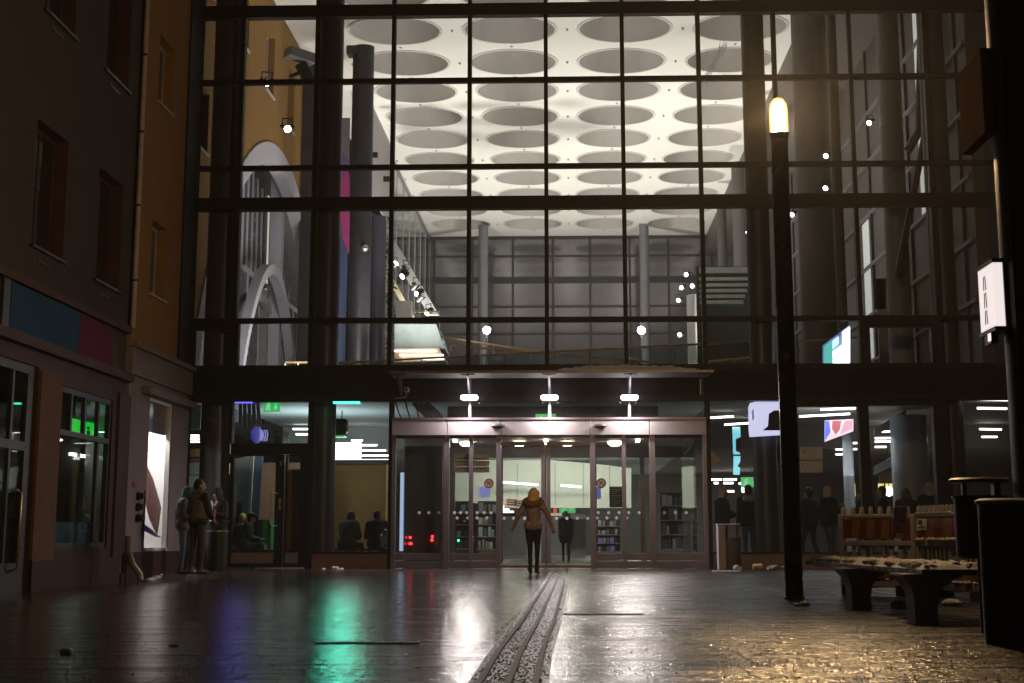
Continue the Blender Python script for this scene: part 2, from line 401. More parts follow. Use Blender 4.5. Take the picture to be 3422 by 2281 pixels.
# ---------------------------------------------------------------- round steel columns just behind the glass
def column(x,Y,w_px,z0,z1,m,label,y=600,cat='column',group='round columns behind the glass'):
    c=at(x,y,Y);r=w_px/2*(Y+CAMD)/3779
    t=MB().lathe([(r,z0),(r,z1)],(c.x,c.y,0),n=32).build('round_column',m,smooth=40,origin=(c.x,c.y,z0))
    return tag(t,label,cat,group)
column(513,.75,76,0,ZTOP+1,M['bluegrey'],'dark blue grey round column nearest the ochre wall, behind the second mullion')
column(752,.75,56,0,ZTOP+1,M['bluegrey'],'dark round column right of the exit door, close behind the glass')
column(1743,.75,54,0,ZTOP+1,M['bluegrey'],'dark round column directly behind the lamp post, close to the glass')
column(2163,.75,60,0,ZTOP+1,M['bluegrey'],'darkest round column near the right end of the glass front')
# ---------------------------------------------------------------- exit door in the left bay
ed=thing('emergency_exit','dark metal exit door with glass leaf and long steel pull handle, left bay','door',(gx(620),-.03,0))
x0,x1=gx(523),gx(712);zt=zf(1020);zc=zf(1040)
q=MB();q.box((x0,-.11,0),(gx(531),.09,ZB-.03));q.box((gx(706),-.11,0),(x1,.09,ZB-.03));q.box((gx(531),-.11,zt),(gx(706),.09,zc+.38-(zc+.38-zf(1017))));q.build('door_frame',M['frame'],ed)
B((gx(531),-.10,zf(1042)),(gx(706),.08,zt)).build('header',M['frame'],ed)
pane(gx(528),gx(708),zf(1017),ZB-.03,p=ed)
def leaf(a,b,ga,gb,name,kick):
    z_t=zf(1043)-.005;g0=zf(1263);g1=zf(1046)
    q=MB();A,Bx=gx(a),gx(b)
    q.box((A,-.085,.03),(gx(ga),.05,z_t));q.box((gx(gb),-.085,.03),(Bx,.05,z_t));q.box((gx(ga),-.085,.03),(gx(gb),.05,g0));q.box((gx(ga),-.085,g1),(gx(gb),.05,z_t))
    o=q.build(name,M['frame'],ed)
    pane(gx(ga),gx(gb),g0,g1,p=o,m='paned')
    B((gx(ga),-.094,.13),(gx(gb),-.086,g0-.06)).build('kick_plate',kick,o)
    return o
lf=leaf(532,653,538,634,'door_leaf',M['plinth'])
lf2=leaf(656,705,661,690,'side_panel',M['grey'])
hx=gx(641)
MB().tube([(hx,-.09,zf(1133)),(hx-.12,-.17,zf(1131)),(hx-.15,-.18,zf(1140)),(hx-.15,-.18,zf(1200)),(hx-.12,-.17,zf(1208)),(hx,-.09,zf(1207))],.016,8).build('handle',M['steel'],ed,smooth=True)
for yy in (1063,1150,1164): B((gx(643),-.105,zf(yy+6)),(gx(648),-.086,zf(yy-6))).build('lock_plate',M['steel'],ed)
for yy in (1030,1076): MB().tube([(gx(529),-.125,zf(yy+12)),(gx(529),-.125,zf(yy-12))],.018,8).build('hinge',M['steel'],ed)
# ---------------------------------------------------------------- sliding door portal
YP=-.22
pt=thing('sliding_door_portal','brightly lit automatic sliding glass doors under a wide metal header','sliding doors',(gx(1262),YP,0))
zh0=zf(1001);zh1=zf(966)
# header in panels
for a,b in ((903,1028),(1029.5,1151),(1152.5,1357),(1358.5,1491),(1492.5,1622)):
    B((gx(a),YP-.18,zh0),(gx(b),YP+.2,zh1)).build('header_panel',M['frame3'],pt,bevel=.006)
B((gx(903),YP-.2,zh1),(gx(1622),YP+.2,zh1+.05)).build('header_cap',M['frame2'],pt)
for a,b in ((903,912),(1021,1034),(1141,1152),(1355,1367),(1491,1504),(1613,1622)):
    B((gx(a),YP-.13,0),(gx(b),YP+.12,zh0)).build('post',M['frame2'],pt,bevel=.004)
for a,b in ((1079,1088),(1428,1437)):
    B((gx(a),YP-.12,0),(gx(b),YP+.1,zf(1003))).build('post',M['frame2'],pt,bevel=.004)
def bay(a,b,zb=1270,p=pt,two=True):
    A,Bx=gx(a),gx(b)
    B((A,YP-.10,.02),(Bx,YP+.08,zf(1288))).build('bottom_rail',M['frame2'],p,bevel=.004)
    B((A,YP-.09,zf(1286)),(Bx,YP+.08,zf(zb))).build('bottom_rail',M['frame2'],p,bevel=.004)
    B((A,YP-.09,zf(1007)),(Bx,YP+.08,zh0)).build('top_rail',M['frame'],p)
    pane(A,Bx,zf(zb),zf(1007),y=YP,p=p,m='paned')
for a,b in ((912,1021),(1034,1079),(1088,1141),(1367,1428),(1437,1491),(1504,1613)): bay(a,b)
# sliding leaves in the middle
for a,b in ((1152,1252),(1256,1355)):
    A,Bx=gx(a),gx(b);sl=B((A,YP-.05,.03),(Bx,YP+.05,zf(1294))).build('door_leaf',M['frame2'],pt,bevel=.004)
    q=MB();q.box((A if a==1256 else Bx-.09,YP-.04,zf(1294)),(A+.09 if a==1256 else Bx,YP+.04,zf(1024)));q.box((A,YP-.05,zf(1024)),(Bx,YP+.05,zf(1015)));q.build('stile',M['frame2'],sl)
    B((A,YP-.053,zf(1298)),(Bx,YP-.02,zf(1293))).build('threshold_strip',M['steel'],sl)
    pane(A,Bx,zf(1294),zf(1024),y=YP,p=sl,m='paned')
# motion sensors
for x in (1144,1378):
    c=at(x,978,YP-.2);MB().ball((c.x,YP-.22,c.z),(.17,.07,.055),16,8).build('motion_sensor',M['blackm'],pt,smooth=True)
# manifestation dots on the door glass
dots=MB()
for x,y in [(x_,1190) for x_ in (1158,1180,1205,1230,1278,1302,1326,1350)]+[(x_,1177) for x_ in (1044,1058,1072,1096,1112,1128,1374,1398,1422,1444,1468)]+[(x_,1189) for x_ in (1050,1074,1096,1118,1372,1394,1416,1440)]+[(x_,1177) for x_ in (963,985,1008,1526,1551,1576)]:
    c=at(x,y,YP-.016);r=.037
    dots.add([(c.x+r*math.cos(t*math.pi/5),YP-.0165,c.z+r*math.sin(t*math.pi/5)) for t in range(10)],[tuple(range(10))])
M['dot']=mat('frosted_dot',(.75,.73,.72),.7);dots.build('glass_marking',M['dot'],pt)
# clerestory above the portal
for a,b in ((903,1622),): pane(gx(a),gx(b),zh1+.05,ZB-.03,p=fa)
# lamps standing on the header
M['lampw']=emit('white_lamp',(1,.95,.93),14)
names=['left end','middle','right end']
for k,x in enumerate((1078,1262,1446)):
    c=at(x,912,YP-.32)
    lt=thing('door_lamp',['white bar lamp on a short post above the left half of the door header','white bar lamp on a short post above the middle of the doors','white bar lamp on a short post above the right half of the door header'][k],'lamp',(c.x,c.y,zh1+.05),'bar lamps on the door header')
    MB().tube([(c.x,YP-.1,zh1+.04),(c.x,YP-.1,zf(925)),(c.x,YP-.2,zf(919))],[.04,.035,.035],12).build('post',M['frame2'],lt,smooth=40)
    MB().box((c.x-.2,c.y-.10,c.z-.055),(c.x+.2,c.y+.10,c.z+.045)).build('lamp_housing',M['lampw'],lt,bevel=.03)
    B((c.x-.17,c.y+.1,c.z-.075),(c.x+.17,c.y+.24,c.z-.02)).build('bracket',M['frame3'],lt)
    lamp('door_lamp_light','AREA',(c.x,c.y-.05,c.z-.10),150,(1,.89,.85),(.5,.14),target=(c.x,c.y-.8,0))
# ---------------------------------------------------------------- glass canopy with snow
cf=at(1262,853,-1.15);cb=at(1262,879,-.25)
xa,xb=at(893,855,-1.15).x,at(1640,855,-1.15).x;xa2,xb2=at(905,876,-.25).x,at(1626,876,-.25).x
cn=thing('entrance_canopy','shallow glass canopy over the doors, edged in metal and carrying snow','canopy',((xa+xb)/2,-.6,cb.z))
zc0=cf.z;zb0=cf.z-.02
MB().prism([(xa,-1.15,zc0),(xb,-1.15,zc0),(xb2,-.2,zc0-.06),(xa2,-.2,zc0-.06)],(0,0,.03)).build('canopy_pane',mat('frosted_canopy_glass',(.33,.32,.31),.35),cn)
MB().bar((xa,-1.16,zc0+.0),(xb,-1.16,zc0+.0),.035,.06).build('edge_trim',M['frame2'],cn)
for x in (1078,1262,1446,920,1612):
    c=at(x,880,-.3)
    q=MB();q.bar((c.x,-.2,zc0-.45),(c.x,-.95,zc0-.05),.04,.05);q.bar((c.x,-.19,zc0-.5),(c.x,-.19,zc0-.02),.08,.03);q.bar((c.x-.16,-.9,zc0-.035),(c.x+.16,-.9,zc0-.035),.03,.02)
    q.build('bracket',M['frame2'],cn)
def snowbank(xs_,hs,y0,y1,z,name,label):
    b=MB();n=len(xs_);rng=random.Random(len(xs_));K=7;vs=[]
    for x,h in zip(xs_,hs):
        for k in range(K):
            t=k/(K-1);s_=math.sin(math.pi*t)**.6
            vs.append((x,y0+(y1-y0)*t,z+h*s_*(.9+.2*rng.random())))
    b.add(vs,[(i*K+k,i*K+k+1,(i+1)*K+k+1,(i+1)*K+k) for i in range(n-1) for k in range(K-1)])
    b.add([v for v in vs if True],[])
    return b.build(name,M['snow'],smooth=True)
def interp(px,tab):
    for (a,ha),(b_,hb) in zip(tab,tab[1:]):
        if a<=px<=b_:
            t=(px-a)/(b_-a);t=t*t*(3-2*t);return ha+(hb-ha)*t
    return 0
def canopysnow(tab,label):
    pxs=[tab[0][0]+(tab[-1][0]-tab[0][0])*i/60 for i in range(61)]
    s=snowbank([at(p,850,-1.).x for p in pxs],[max(.0,interp(p,tab))*.0104*1.02*(1+.05*math.sin(p*.31)) for p in pxs],-1.13,-.2,zc0+.02,'snow_patch',label)
    tag(s,label,'snow','snow lying on the canopy')
canopysnow([(900,1),(930,4),(1000,3),(1080,4),(1150,2.5),(1200,3),(1250,0)],'thin low layer of snow on the left half of the canopy')
canopysnow([(1262,0),(1300,10),(1350,15.5),(1420,17),(1480,15.5),(1540,14),(1590,8),(1630,0)],'thick rounded mound of snow on the right half of the canopy')
# security camera at the left end under the canopy
c=at(933,895,-.4);sc=thing('security_camera','small pale security camera on the dark beam left of the doors','camera',(c.x,-.2,c.z))
B((c.x-.05,-.42,c.z-.05),(c.x+.06,-.22,c.z+.06)).build('body',M['plasticw'],sc,bevel=.01)
MB().tube([(c.x+.0,-.42,c.z+.005),(c.x,-.45,c.z+.005)],.035,12).build('lens',M['black'],sc,smooth=40)
MB().tube([(c.x,-.3,c.z-.05),(c.x-.02,-.25,c.z-.16),(c.x-.3,-.23,c.z-.19)],.012,8).build('cable',M['plasticw'],sc,smooth=True)
# ---------------------------------------------------------------- atrium: ceiling with round coffers
U=1.887
XC0,XC1=-9.35,7.72;ZC=17.49;YBK=52.3
hx0=(1.21499-4.30609)*U;hy0=7.16584*U;hs=2.05083*U;hr=hs*.392
ce=thing('hall_ceiling','cream white hall ceiling with rows of big round recesses','ceiling',(0,20,ZC))
def ceiling():
    bm=bmesh.new()
    y0=.2
    holes=[]
    for i in range(-1,4):
        for j in range(-3,10):
            cx,cyy=hx0+i*hs,hy0+j*hs
            if cx-hr<XC0+.15 or cx+hr>XC1+.6 or cyy-hr<y0+.1: continue
            holes.append((cx,cyy))
    holes=[h for h in holes if h[0]+hr<XC1-.02]
    # cell based sheet: each hole cell = square with circular cut
    n=48
    def ringpts(cx,cyy,r): return [(cx+r*math.cos(2*math.pi*k/n),cyy+r*math.sin(2*math.pi*k/n)) for k in range(n)]
    b=MB();h=hs/2
    xset=sorted({round(c[0],4) for c in holes});yset=sorted({round(c[1],4) for c in holes})
    for cx,cyy in holes:
        rp=ringpts(cx,cyy,hr);op=[]
        hx1=min(h,XC1-cx) if cx==max(c[0] for c in holes) else h
        for k in range(n):
            a=2*math.pi*k/n;ca,sa=math.cos(a),math.sin(a)
            hh=hx1 if ca>0 else h
            s=min(hh/abs(ca) if abs(ca)>1e-9 else 1e9,h/abs(sa) if abs(sa)>1e-9 else 1e9)
            op.append((cx+ca*s,cyy+sa*s))
        vs=[(x,y,ZC) for x,y in rp]+[(x,y,ZC) for x,y in op]
        # corners handled with extra triangles
        fs=[];cor=[(cx+hx1,cyy+h),(cx-h,cyy+h),(cx-h,cyy-h),(cx+hx1,cyy-h)]
        vs+=[(x,y,ZC) for x,y in cor]
        for k in range(n):
            k2=(k+1)%n;fs.append((k,k2,n+k2,n+k))
            p,q=op[k],op[k2]
            if abs(p[0]-q[0])>1e-6 and abs(p[1]-q[1])>1e-6:
                ci=min(range(4),key=lambda c:(cor[c][0]-p[0])**2+(cor[c][1]-p[1])**2)
                fs.append((n+k,n+k2,2*n+ci))
        b.add(vs,fs)
    X0,X1=xset[0]-h,min(xset[-1]+h,XC1);Y0,Y1=yset[0]-h,yset[-1]+h
    def q(a,c,d,e):
        if c>a and e>d: b.add([(a,d,ZC),(c,d,ZC),(c,e,ZC),(a,e,ZC)],[(0,1,2,3)])
    q(XC0,X0,y0,YBK);q(X1,XC1,y0,YBK);q(X0,X1,y0,Y0);q(X0,X1,Y1,YBK)
    have={(round(c[0],4),round(c[1],4)) for c in holes}
    for x in xset:
        for y in yset:
            if (x,y) not in have: q(x-h,min(x+h,XC1),y-h,y+h)
    b.box((XC0-1,.2,ZC+1.9),(XC1+4,YBK,ZC+2.1))
    b.build('ceiling_panel',M['ceil'],ce,weld=True)
    # a coffer: rim ring + tall conical well closed by a dull skylight
    me=None
    for cx,cyy in holes:
        c=MB();n=48
        prof=[(hr+.09,-.004),(hr+.09,-.03),(hr-.005,-.03),(hr-.005,.05),(hr-.28,1.75)]
        vs=[];fs=[]
        if me is not None:
            ob=me.copy();COL.objects.link(ob);ob.parent=ce;ob.matrix_parent_inverse=me.matrix_parent_inverse.copy();ob.location=(cx,cyy,ZC);continue
        for r,z in prof: vs+=[(cx+r*math.cos(2*math.pi*k/n),cyy+r*math.sin(2*math.pi*k/n),ZC+z) for k in range(n)]
        for i in range(len(prof)-1):
            for k in range(n): k2=(k+1)%n;fs.append((i*n+k,i*n+k2,(i+1)*n+k2,(i+1)*n+k))
        c.add(vs,fs,0)
        o=len(prof)-1
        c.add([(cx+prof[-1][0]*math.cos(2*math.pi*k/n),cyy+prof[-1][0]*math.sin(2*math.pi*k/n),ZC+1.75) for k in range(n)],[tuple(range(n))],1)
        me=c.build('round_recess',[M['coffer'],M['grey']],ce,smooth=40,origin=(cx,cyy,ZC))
    return holes
HOLES=ceiling()
# small sprinklers/sensors between the coffers
spk=MB()
for i in range(-1,4):
    for j in range(-2,10):
        x,y=hx0+(i+.5)*hs,hy0+j*hs
        if XC0+.3<x<XC1-.2 and y>1: spk.lathe([(.045,-.03),(.03,-.07),(.03,0)],(x,y,ZC),8)
        x,y=hx0+i*hs,hy0+(j+.5)*hs
        if XC0+.3<x<XC1-.2 and 1<y<YBK-.5 and i!=-1: spk.lathe([(.05,-.04),(.05,0)],(x,y,ZC),8)
spk.build('sprinkler',M['steel'],ce)
# ---------------------------------------------------------------- back glass wall
bw=thing('back_glass_wall','dark reflecting glass wall with thin grid at the back of the hall','glass wall',(0,YBK,4))
def mirror():
    m,nt,p,out=nodes('reflecting_glass');N=nt.nodes.new;L=nt.links.new
    p.inputs['Base Color'].default_value=(.055,.05,.055,1);p.inputs['Roughness'].default_value=.6
    g=N('ShaderNodeBsdfGlossy');g.inputs['Roughness'].default_value=.10;g.inputs[0].default_value=(.9,.88,.9,1)
    mx=N('ShaderNodeMixShader');mx.inputs[0].default_value=.17;L(p.outputs[0],mx.inputs[1]);L(g.outputs[0],mx.inputs[2]);L(mx.outputs[0],out.inputs[0]);return m
M['mirror']=mirror()
bx0,bx1=-9.3,10.4
B((bx0,YBK,3.5),(bx1,YBK+.2,ZC+.4)).build('glass_panel',M['mirror'],bw)
pxm=[1005+93.4*k for k in range(-2,9)]
for x in [at(v,600,YBK).x for v in (905,997,1085,1178,1270,1355,1446,1535,1635)]: B((x-.06,YBK-.12,3.5),(x+.06,YBK-.002,ZC)).build('mullion',M['dgrey'],bw)
for y,hh in ((588,.1),(643,.35),(704,.1),(767,.1)): z=at(1250,y,YBK).z; B((bx0,YBK-.14,z-hh/2),(bx1,YBK-.003,z+hh/2)).build('transom',M['dgrey'],bw)
B((bx0,YBK-.2,ZC-.14),(bx1,YBK-.004,ZC-.006)).build('head_beam',M['dgrey'],bw)
column(1110,YBK-3.5,23,4,ZC,M['grey'],'grey column in front of the back glass wall, left one',group='columns before the back glass wall')
column(1480,YBK-3.5,22,4,ZC,M['grey'],'grey column in front of the back glass wall, right one',group='columns before the back glass wall')
# ---------------------------------------------------------------- floors
tag(B((XL-.3,.13,-.3),(24,YBK,-.004)).build('floor',mat('hall_floor',(.25,.21,.20),.22,var=.1,scale=1)),kind='structure')
sl=MB();sl.box((XL+.05,.2,4.15),(3.6,12.5,4.75));sl.box((XL+.05,12.5,3.45),(3.6,YBK-.2,4.75))
tag(sl.build('upper_floor_slab',mat('pale_slab',(.46,.52,.52),.7,var=.04)),'pale slab of the upper floor over the left bays and doors','floor slab')
sl=MB();sl.box((3.6,.2,4.15),(24,12.5,4.75));sl.box((3.6,12.5,3.45),(24,YBK-.2,4.75));tag(sl.build('upper_floor_slab',mat('brown_grey_slab',(.17,.145,.13),.7,var=.06)),'brown grey slab of the upper floor over the right bays','floor slab')
tag(B((XL+.05,.2,4.754),(24,YBK-.2,4.78)).build('upper_floor',mat('upper_floor_tiles',(.40,.38,.36),.5)),kind='structure')
# ---------------------------------------------------------------- right side: fascia, panelled wall, columns
rw=thing('hall_right_wall','brown grey panelled wall with slim rails along the right of the hall','wall',(9.95,20,5))
B((XC1,.25,16.55),(XC1+.5,YBK,ZC+.6)).build('fascia',M['browngrey'],rw)
B((XC1+.5,.25,16.7),(12,YBK,17.2)).build('soffit',M['browngrey'],rw)
XR=9.95
B((XR,.5,4.8),(XR+.3,YBK,17)).build('wall_panel',M['browngrey'],rw)
for z in (6.4,7.9,9.5,11.2,12.9,14.5): B((XR-.10,.5,z-.05),(XR-.003,YBK,z+.05)).build('rail',M['grey'],rw)
for k in range(17): 
    y=1.5+k*3.1; B((XR-.08,y-.04,4.8),(XR-.004,y+.04,16.7)).build('joint_strip',M['dgrey'],rw)
M['strip']=emit('soft_lit_window',(.92,.95,.88),.35)
for y0,z0,z1 in ((5.2,9.6,16),(9.4,11.2,16.2),(14.6,6.5,11.1),(21,8,12.8),(30,8,14)):
    B((XR-.03,y0,z0),(XR-.0035,y0+1.1,z1)).build('lit_window',M['strip'],rw)
for x,Y,wd,lab in ((1877,9,84,'wide brown grey column right of the lamp'),(1930,4,24,'slender pale column beside the mullion right of the lamp'),(2062,4.5,54,'grey column with a bluish glint near the right end'),(1660,38,22,'thin distant column at the far right corner of the hall'),(1700,30,30,'distant brown column behind the right glass bays'),(1782,22,44,'brown column half hidden by the lamp post')):
    column(x,Y,wd,4.75,16.6,M['browngrey'] if x!=2062 else M['grey'],lab,group='columns along the right side')
# diagonal pipe brace beside the right column
dp=MB();dp.tube([at(2118,30,3.),at(2112,300,3.),at(2085,345,3.)],.12,10)
tag(dp.build('pipe_brace',M['bluegrey'],smooth=40),'dark bent pipe running down beside the right columns','pipe')
dp=MB();dp.tube([at(2060,640,2.5),at(2128,290,2.5),at(2143,40,2.5)],.09,10)
tag(dp.build('pipe_brace',M['dgrey'],smooth=40),'thin steep strut crossing the right glass bays','pipe')
# ---------------------------------------------------------------- buildings along the left
XW=-9.17
def wall_x(b,x0,x1,y0,y1,z0,z1,holes,mi=0):
    """solid wall (thickness x0..x1) in the YZ plane, rectangular holes [(ya,yb,za,zb)]"""
    ys=sorted({y0,y1}|{h[0] for h in holes}|{h[1] for h in holes});ys=[y for y in ys if y0<=y<=y1]
    for a,c in zip(ys,ys[1:]):
        hs_=sorted([(h[2],h[3]) for h in holes if h[0]<=a+1e-6 and h[1]>=c-1e-6]);z=z0
        for za,zb in hs_:
            if za>z: b.box((x0,a,z),(x1,c,za),mi)
            z=max(z,zb)
        if z<z1: b.box((x0,a,z),(x1,c,z1),mi)
bb=thing('beige_building','pinkish beige house with recessed dark red windows above dark shopfronts','building',(XW-2,-14,0))
win=[(ya,ya+w,z0,z1) for ya,w in ((-12.2,1.78),(-8.42,1.76),(-16,1.78)) for z0,z1 in ((5.62,7.84),(9.82,12.4))]
# upper wall
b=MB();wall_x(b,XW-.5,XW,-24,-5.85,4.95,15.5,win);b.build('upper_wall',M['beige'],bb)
for ya,yb,za,zb in win:
    q=MB();x=XW-.24
    q.box((x-.05,ya,za),(x,ya+.09,zb));q.box((x-.05,yb-.09,za),(x,yb,zb));q.box((x-.05,ya+.09,za),(x,yb-.09,za+.09));q.box((x-.05,ya+.09,zb-.09),(x,yb-.09,zb))
    ym=(ya+yb)/2;q.box((x-.05,ym-.05,za+.09),(x,ym+.05,zb-.09))
    f=q.build('window',M['redbrown'],bb)
    B((x-.045,ya+.09,za+.09),(x-.02,yb-.09,zb-.09)).build('pane',M['darkglass'],f)
    B((XW-.3,ya-.08,za-.05),(XW+.07,yb+.08,za-.001)).build('sill',M['black'],f)
    MB().box((XW-.22,yb-.012,za),(XW-.004,yb-.001,zb)).box((XW-.22,ya+.001,zb-.012),(XW-.004,yb-.012,zb-.001)).build('reveal_lining',M['redbrown'],f)
    MB().bar((XW+.012,ya+.35,za-.22),(XW+.012,ya+1.1,za-.22),.02,.03).build('vent_slot',M['black'],f)
# sign band, cornices
B((XW-.5,-24,4.0),(XW-.02,-5.85,4.95)).build('sign_band',M['redbrown'],bb)
B((XW-.4,-24,4.86),(XW+.09,-5.83,5.0)).build('cornice',M['redbrown'],bb)
B((XW-.4,-24,3.86),(XW+.16,-5.75,4.03)).build('cornice',M['redbrown'],bb)
bs=tag(B((XW-.015,-13.15,4.06),(XW+.05,-9.36,4.83)).build('sign_panel',mat('blue_sign',(.016,.065,.17),.8,var=.1,spec=.1)),'plain blue shop sign panel above the dark shopfront','sign')
bs=tag(B((XW-.015,-9.34,4.06),(XW+.05,-7.05,4.80)).build('sign_panel',mat('magenta_sign',(.12,.015,.065),.8,var=.15,spec=.1)),'plain magenta shop sign panel right of the blue one','sign')
B((XW-.02,-13.5,4.05),(XW+.04,-13.17,4.86)).build('sign_end',M['dgrey'],bb)
# shopfront zone
def px_y(x,y=1100): return wx(x,y,XW).y
ya,yb=px_y(128),px_y(252);yc,yd=px_y(250),px_y(292)
b=MB();wall_x(b,XW-.16,XW,-24,-5.85,-.4,3.88,[(-24,px_y(75),-.4,3.6),(ya,yb,.52,3.42)]);b.build('shop_wall',M['redbrown'],bb)
B((XW-.02,px_y(77),-.3),(XW+.05,px_y(127),3.55)).build('pilaster',mat('brown_plaster',(.14,.085,.07),.8,spec=.1),bb)
B((XW-.02,px_y(262),.0),(XW+.05,px_y(288),3.6)).build('pilaster',M['redbrown'],bb)
B((XW-.02,px_y(77),-.35),(XW+.06,-5.85,.33)).build('plinth',mat('dark_red_plinth',(.06,.028,.025),.7,spec=.15),bb)
# shop window: framed, transom, glazing bars
wf=MB();x=XW-.06
zt=wx(200,1003,XW).z
wf.box((x-.06,ya,.5),(x+.02,ya+.1,3.45));wf.box((x-.06,yb-.1,.5),(x+.02,yb,3.45));wf.box((x-.06,ya+.1,.5),(x+.02,yb-.1,.62));wf.box((x-.06,ya+.1,3.32),(x+.02,yb-.1,3.45));
wf.box((x-.06,ya+.1,zt-.05),(x+.04,yb-.1,zt+.05))
for f in (.25,.5,.76): yy=ya+(yb-ya)*f; wf.box((x-.05,yy-.05,zt+.05),(x+.02,yy+.05,3.32))
yy=ya+(yb-ya)*.78;wf.box((x-.05,yy-.06,.62),(x+.02,yy+.06,zt-.05))
wfo=wf.build('shop_window',M['blackm'],bb)
B((x-.03,ya+.1,.62),(x-.015,yb-.1,3.32)).build('pane',M['pane'],wfo)
# the dark room behind with a green lit sign, white tube, blue panel
rm=MB();rm.box((XW-6,-24,-.3),(XW-5.9,-4.9,3.9));rm.box((XW-6,-24,3.75),(XW-.17,-4.9,3.88));rm.box((XW-6,-24,-.35),(XW-.17,-4.9,-.3));rm.box((XW-6,-4.95,-.3),(XW-1.15,-4.85,3.88))
rm.build('shop_room',mat('dark_shop_interior',(.05,.045,.045),.7),bb)
def inw(x,y,X): return wx(x,y,X)
p0=inw(166,960,XW-.9);p1=inw(234,1012,XW-.9)
M['greenlit']=emit('green_lit_panel',(.01,.62,.05),1.1)
gs=thing('shop_sign','bright green lit panel hanging inside the dark shop window','sign',(XW-.9,(p0.y+p1.y)/2,p0.z))
B((XW-.98,p0.y,p1.z),(XW-.9,p1.y,p0.z)).build('lit_face',M['greenlit'],gs)
B((XW-1.03,p0.y-.02,p1.z-.02),(XW-.985,p1.y+.02,p0.z+.02)).build('housing',M['dgrey'],gs)
p2=inw(205,993,XW-.85)
MB().ball((XW-.87,p2.y,p2.z),(.02,.13,.05),12,6).build('emblem',M['white'],gs)
MB().ball((XW-.87,p2.y-.02,p2.z+.09),(.02,.08,.03),12,6).build('emblem',M['black'],gs)
B((XW-.90,p0.y-.25,p0.z+.03),(XW-.86,p1.y-.02,p0.z+.32)).build('back_board',mat('grey_blue_board',(.10,.14,.16),.5),gs)
p0=inw(164,1042,XW-1.2);p1=inw(207,1040,XW-1.2)
M['tube']=emit('tube_light',(1,.95,.9),6)
tag(B((XW-1.25,p0.y,p0.z-.03),(XW-1.2,p1.y,p0.z+.03)).build('tube_lamp',M['tube']),'white tube lamp glowing inside the dark shop window','lamp')
p0=inw(133,1010,XW-1.4)
tag(MB().ball((XW-1.4,p0.y,p0.z),(.1,.1,.03),12,6).build('ceiling_spot',M['tube'],smooth=True),'small oval ceiling lamp left of the green panel in the shop','lamp')
p0=inw(118,1200,XW-.32);p1=inw(205,1262,XW-.32)
tag(B((XW-.40,p0.y,p1.z),(XW-.33,p1.y,p0.z+.02)).build('window_display_board',mat('blue_window_panel',(.02,.13,.20),.5,var=.2)),'dark blue panel standing low in the shop window','panel')
p0=inw(150,1080,XW-3);p1=inw(205,1260,XW-3)
tag(B((XW-3.05,max(-9,min(p0.y,-6.2)),-.3),(XW-3,-5.0,p0.z)).build('interior_doorway',mat('brown_door',(.16,.11,.07),.6)),'dim brown door at the back of the dark shop','door')
# shop entrance at far left with long handle
sd=thing('shop_entrance','dark glazed shop door at the picture edge with a long brass handle','door',(XW-.2,-14,-.2))
yd0,yd1=-15.8,px_y(72)
q=MB();x=XW-.08
q.box((x-.06,yd0,-.3),(x+.03,yd0+.12,3.6));q.box((x-.06,yd1-.30,-.3),(x+.03,yd1,3.6));q.box((x-.06,yd0+.12,2.15),(x+.03,yd1-.30,2.3));q.box((x-.06,yd0+.12,3.45),(x+.03,yd1-.30,3.6));q.box((x-.06,yd0+.12,-.3),(x+.03,yd1-.3,.3))
q.build('door_frame',M['blackm'],sd)
yy=px_y(27);q=B((x-.04,yy-.05,.3),(x+.02,yy+.05,3.45));q.build('stile',M['blackm'],sd)
B((x-.03,yd0+.12,.3),(x-.015,yd1-.3,3.45)).build('pane',M['pane'],sd)
h0=wx(38,1128,XW);h1=wx(36,1312,XW)
MB().tube([(x+.02,h0.y-.12,h0.z),(x+.12,h0.y-.08,h0.z+.02),(x+.16,h0.y,h0.z-.03),(x+.16,h0.y,h1.z+.05),(x+.02,h0.y-.04,h1.z)],.022,8).build('handle',M['brass'],sd,smooth=True)
# drain pipes
dpn=thing('downpipe','pale downpipe between the beige and ochre houses with curved outlet foot','pipe',(XW+.07,-5.7,0))
MB().tube([(XW+.07,-5.72,5.0),(XW+.07,-5.72,15.5)],.055,12).build('pipe',mat('pale_pipe',(.42,.35,.34),.5),dpn,smooth=40)
for z in (6,7.6,9.2,10.9,12.6): B((XW,-5.79,z-.02),(XW+.13,-5.65,z+.02)).build('clamp',M['black'],dpn)
e0=wx(283,1290,XW);MB().tube([(XW+.09,e0.y,.75),(XW+.09,e0.y,.45),(XW+.16,e0.y+.1,.18),(XW+.3,e0.y+.2,-.02),(XW+.32,e0.y+.2,-.14)],.07,12).build('outlet',mat('grey_iron',(.22,.18,.14),.4,.3),dpn,smooth=40)
# ---------------------------------------------------------------- ochre building (continues inside behind the glass)
yb_=thing('ochre_building','ochre yellow plastered house running from the street through the glass into the hall','building',(XW-2,5,0))
def arch_z(y,yc,hw,z0,rise):
    u=abs((y-yc)/hw)
    if u>=1: return z0
    return z0+rise*(.5*(1-u*u)+.5*math.sqrt(max(0,1-u*u)))
YC,HWd,Z0A,RA=12.2,11.3,4.8,8.2
XWI=-9.37
owin=[(-4.22,-2.9,10.3,11.85),(-4.22,-2.9,5.96,7.6),(.35,1.75,10.45,12.05),(-4.22,-2.9,14.5,16.1),(.35,1.75,14.7,16.3),(5.2,6.6,14.7,16.6),(9.4,10.8,14.4,16.4),(13.4,14.6,14.2,16.2)]
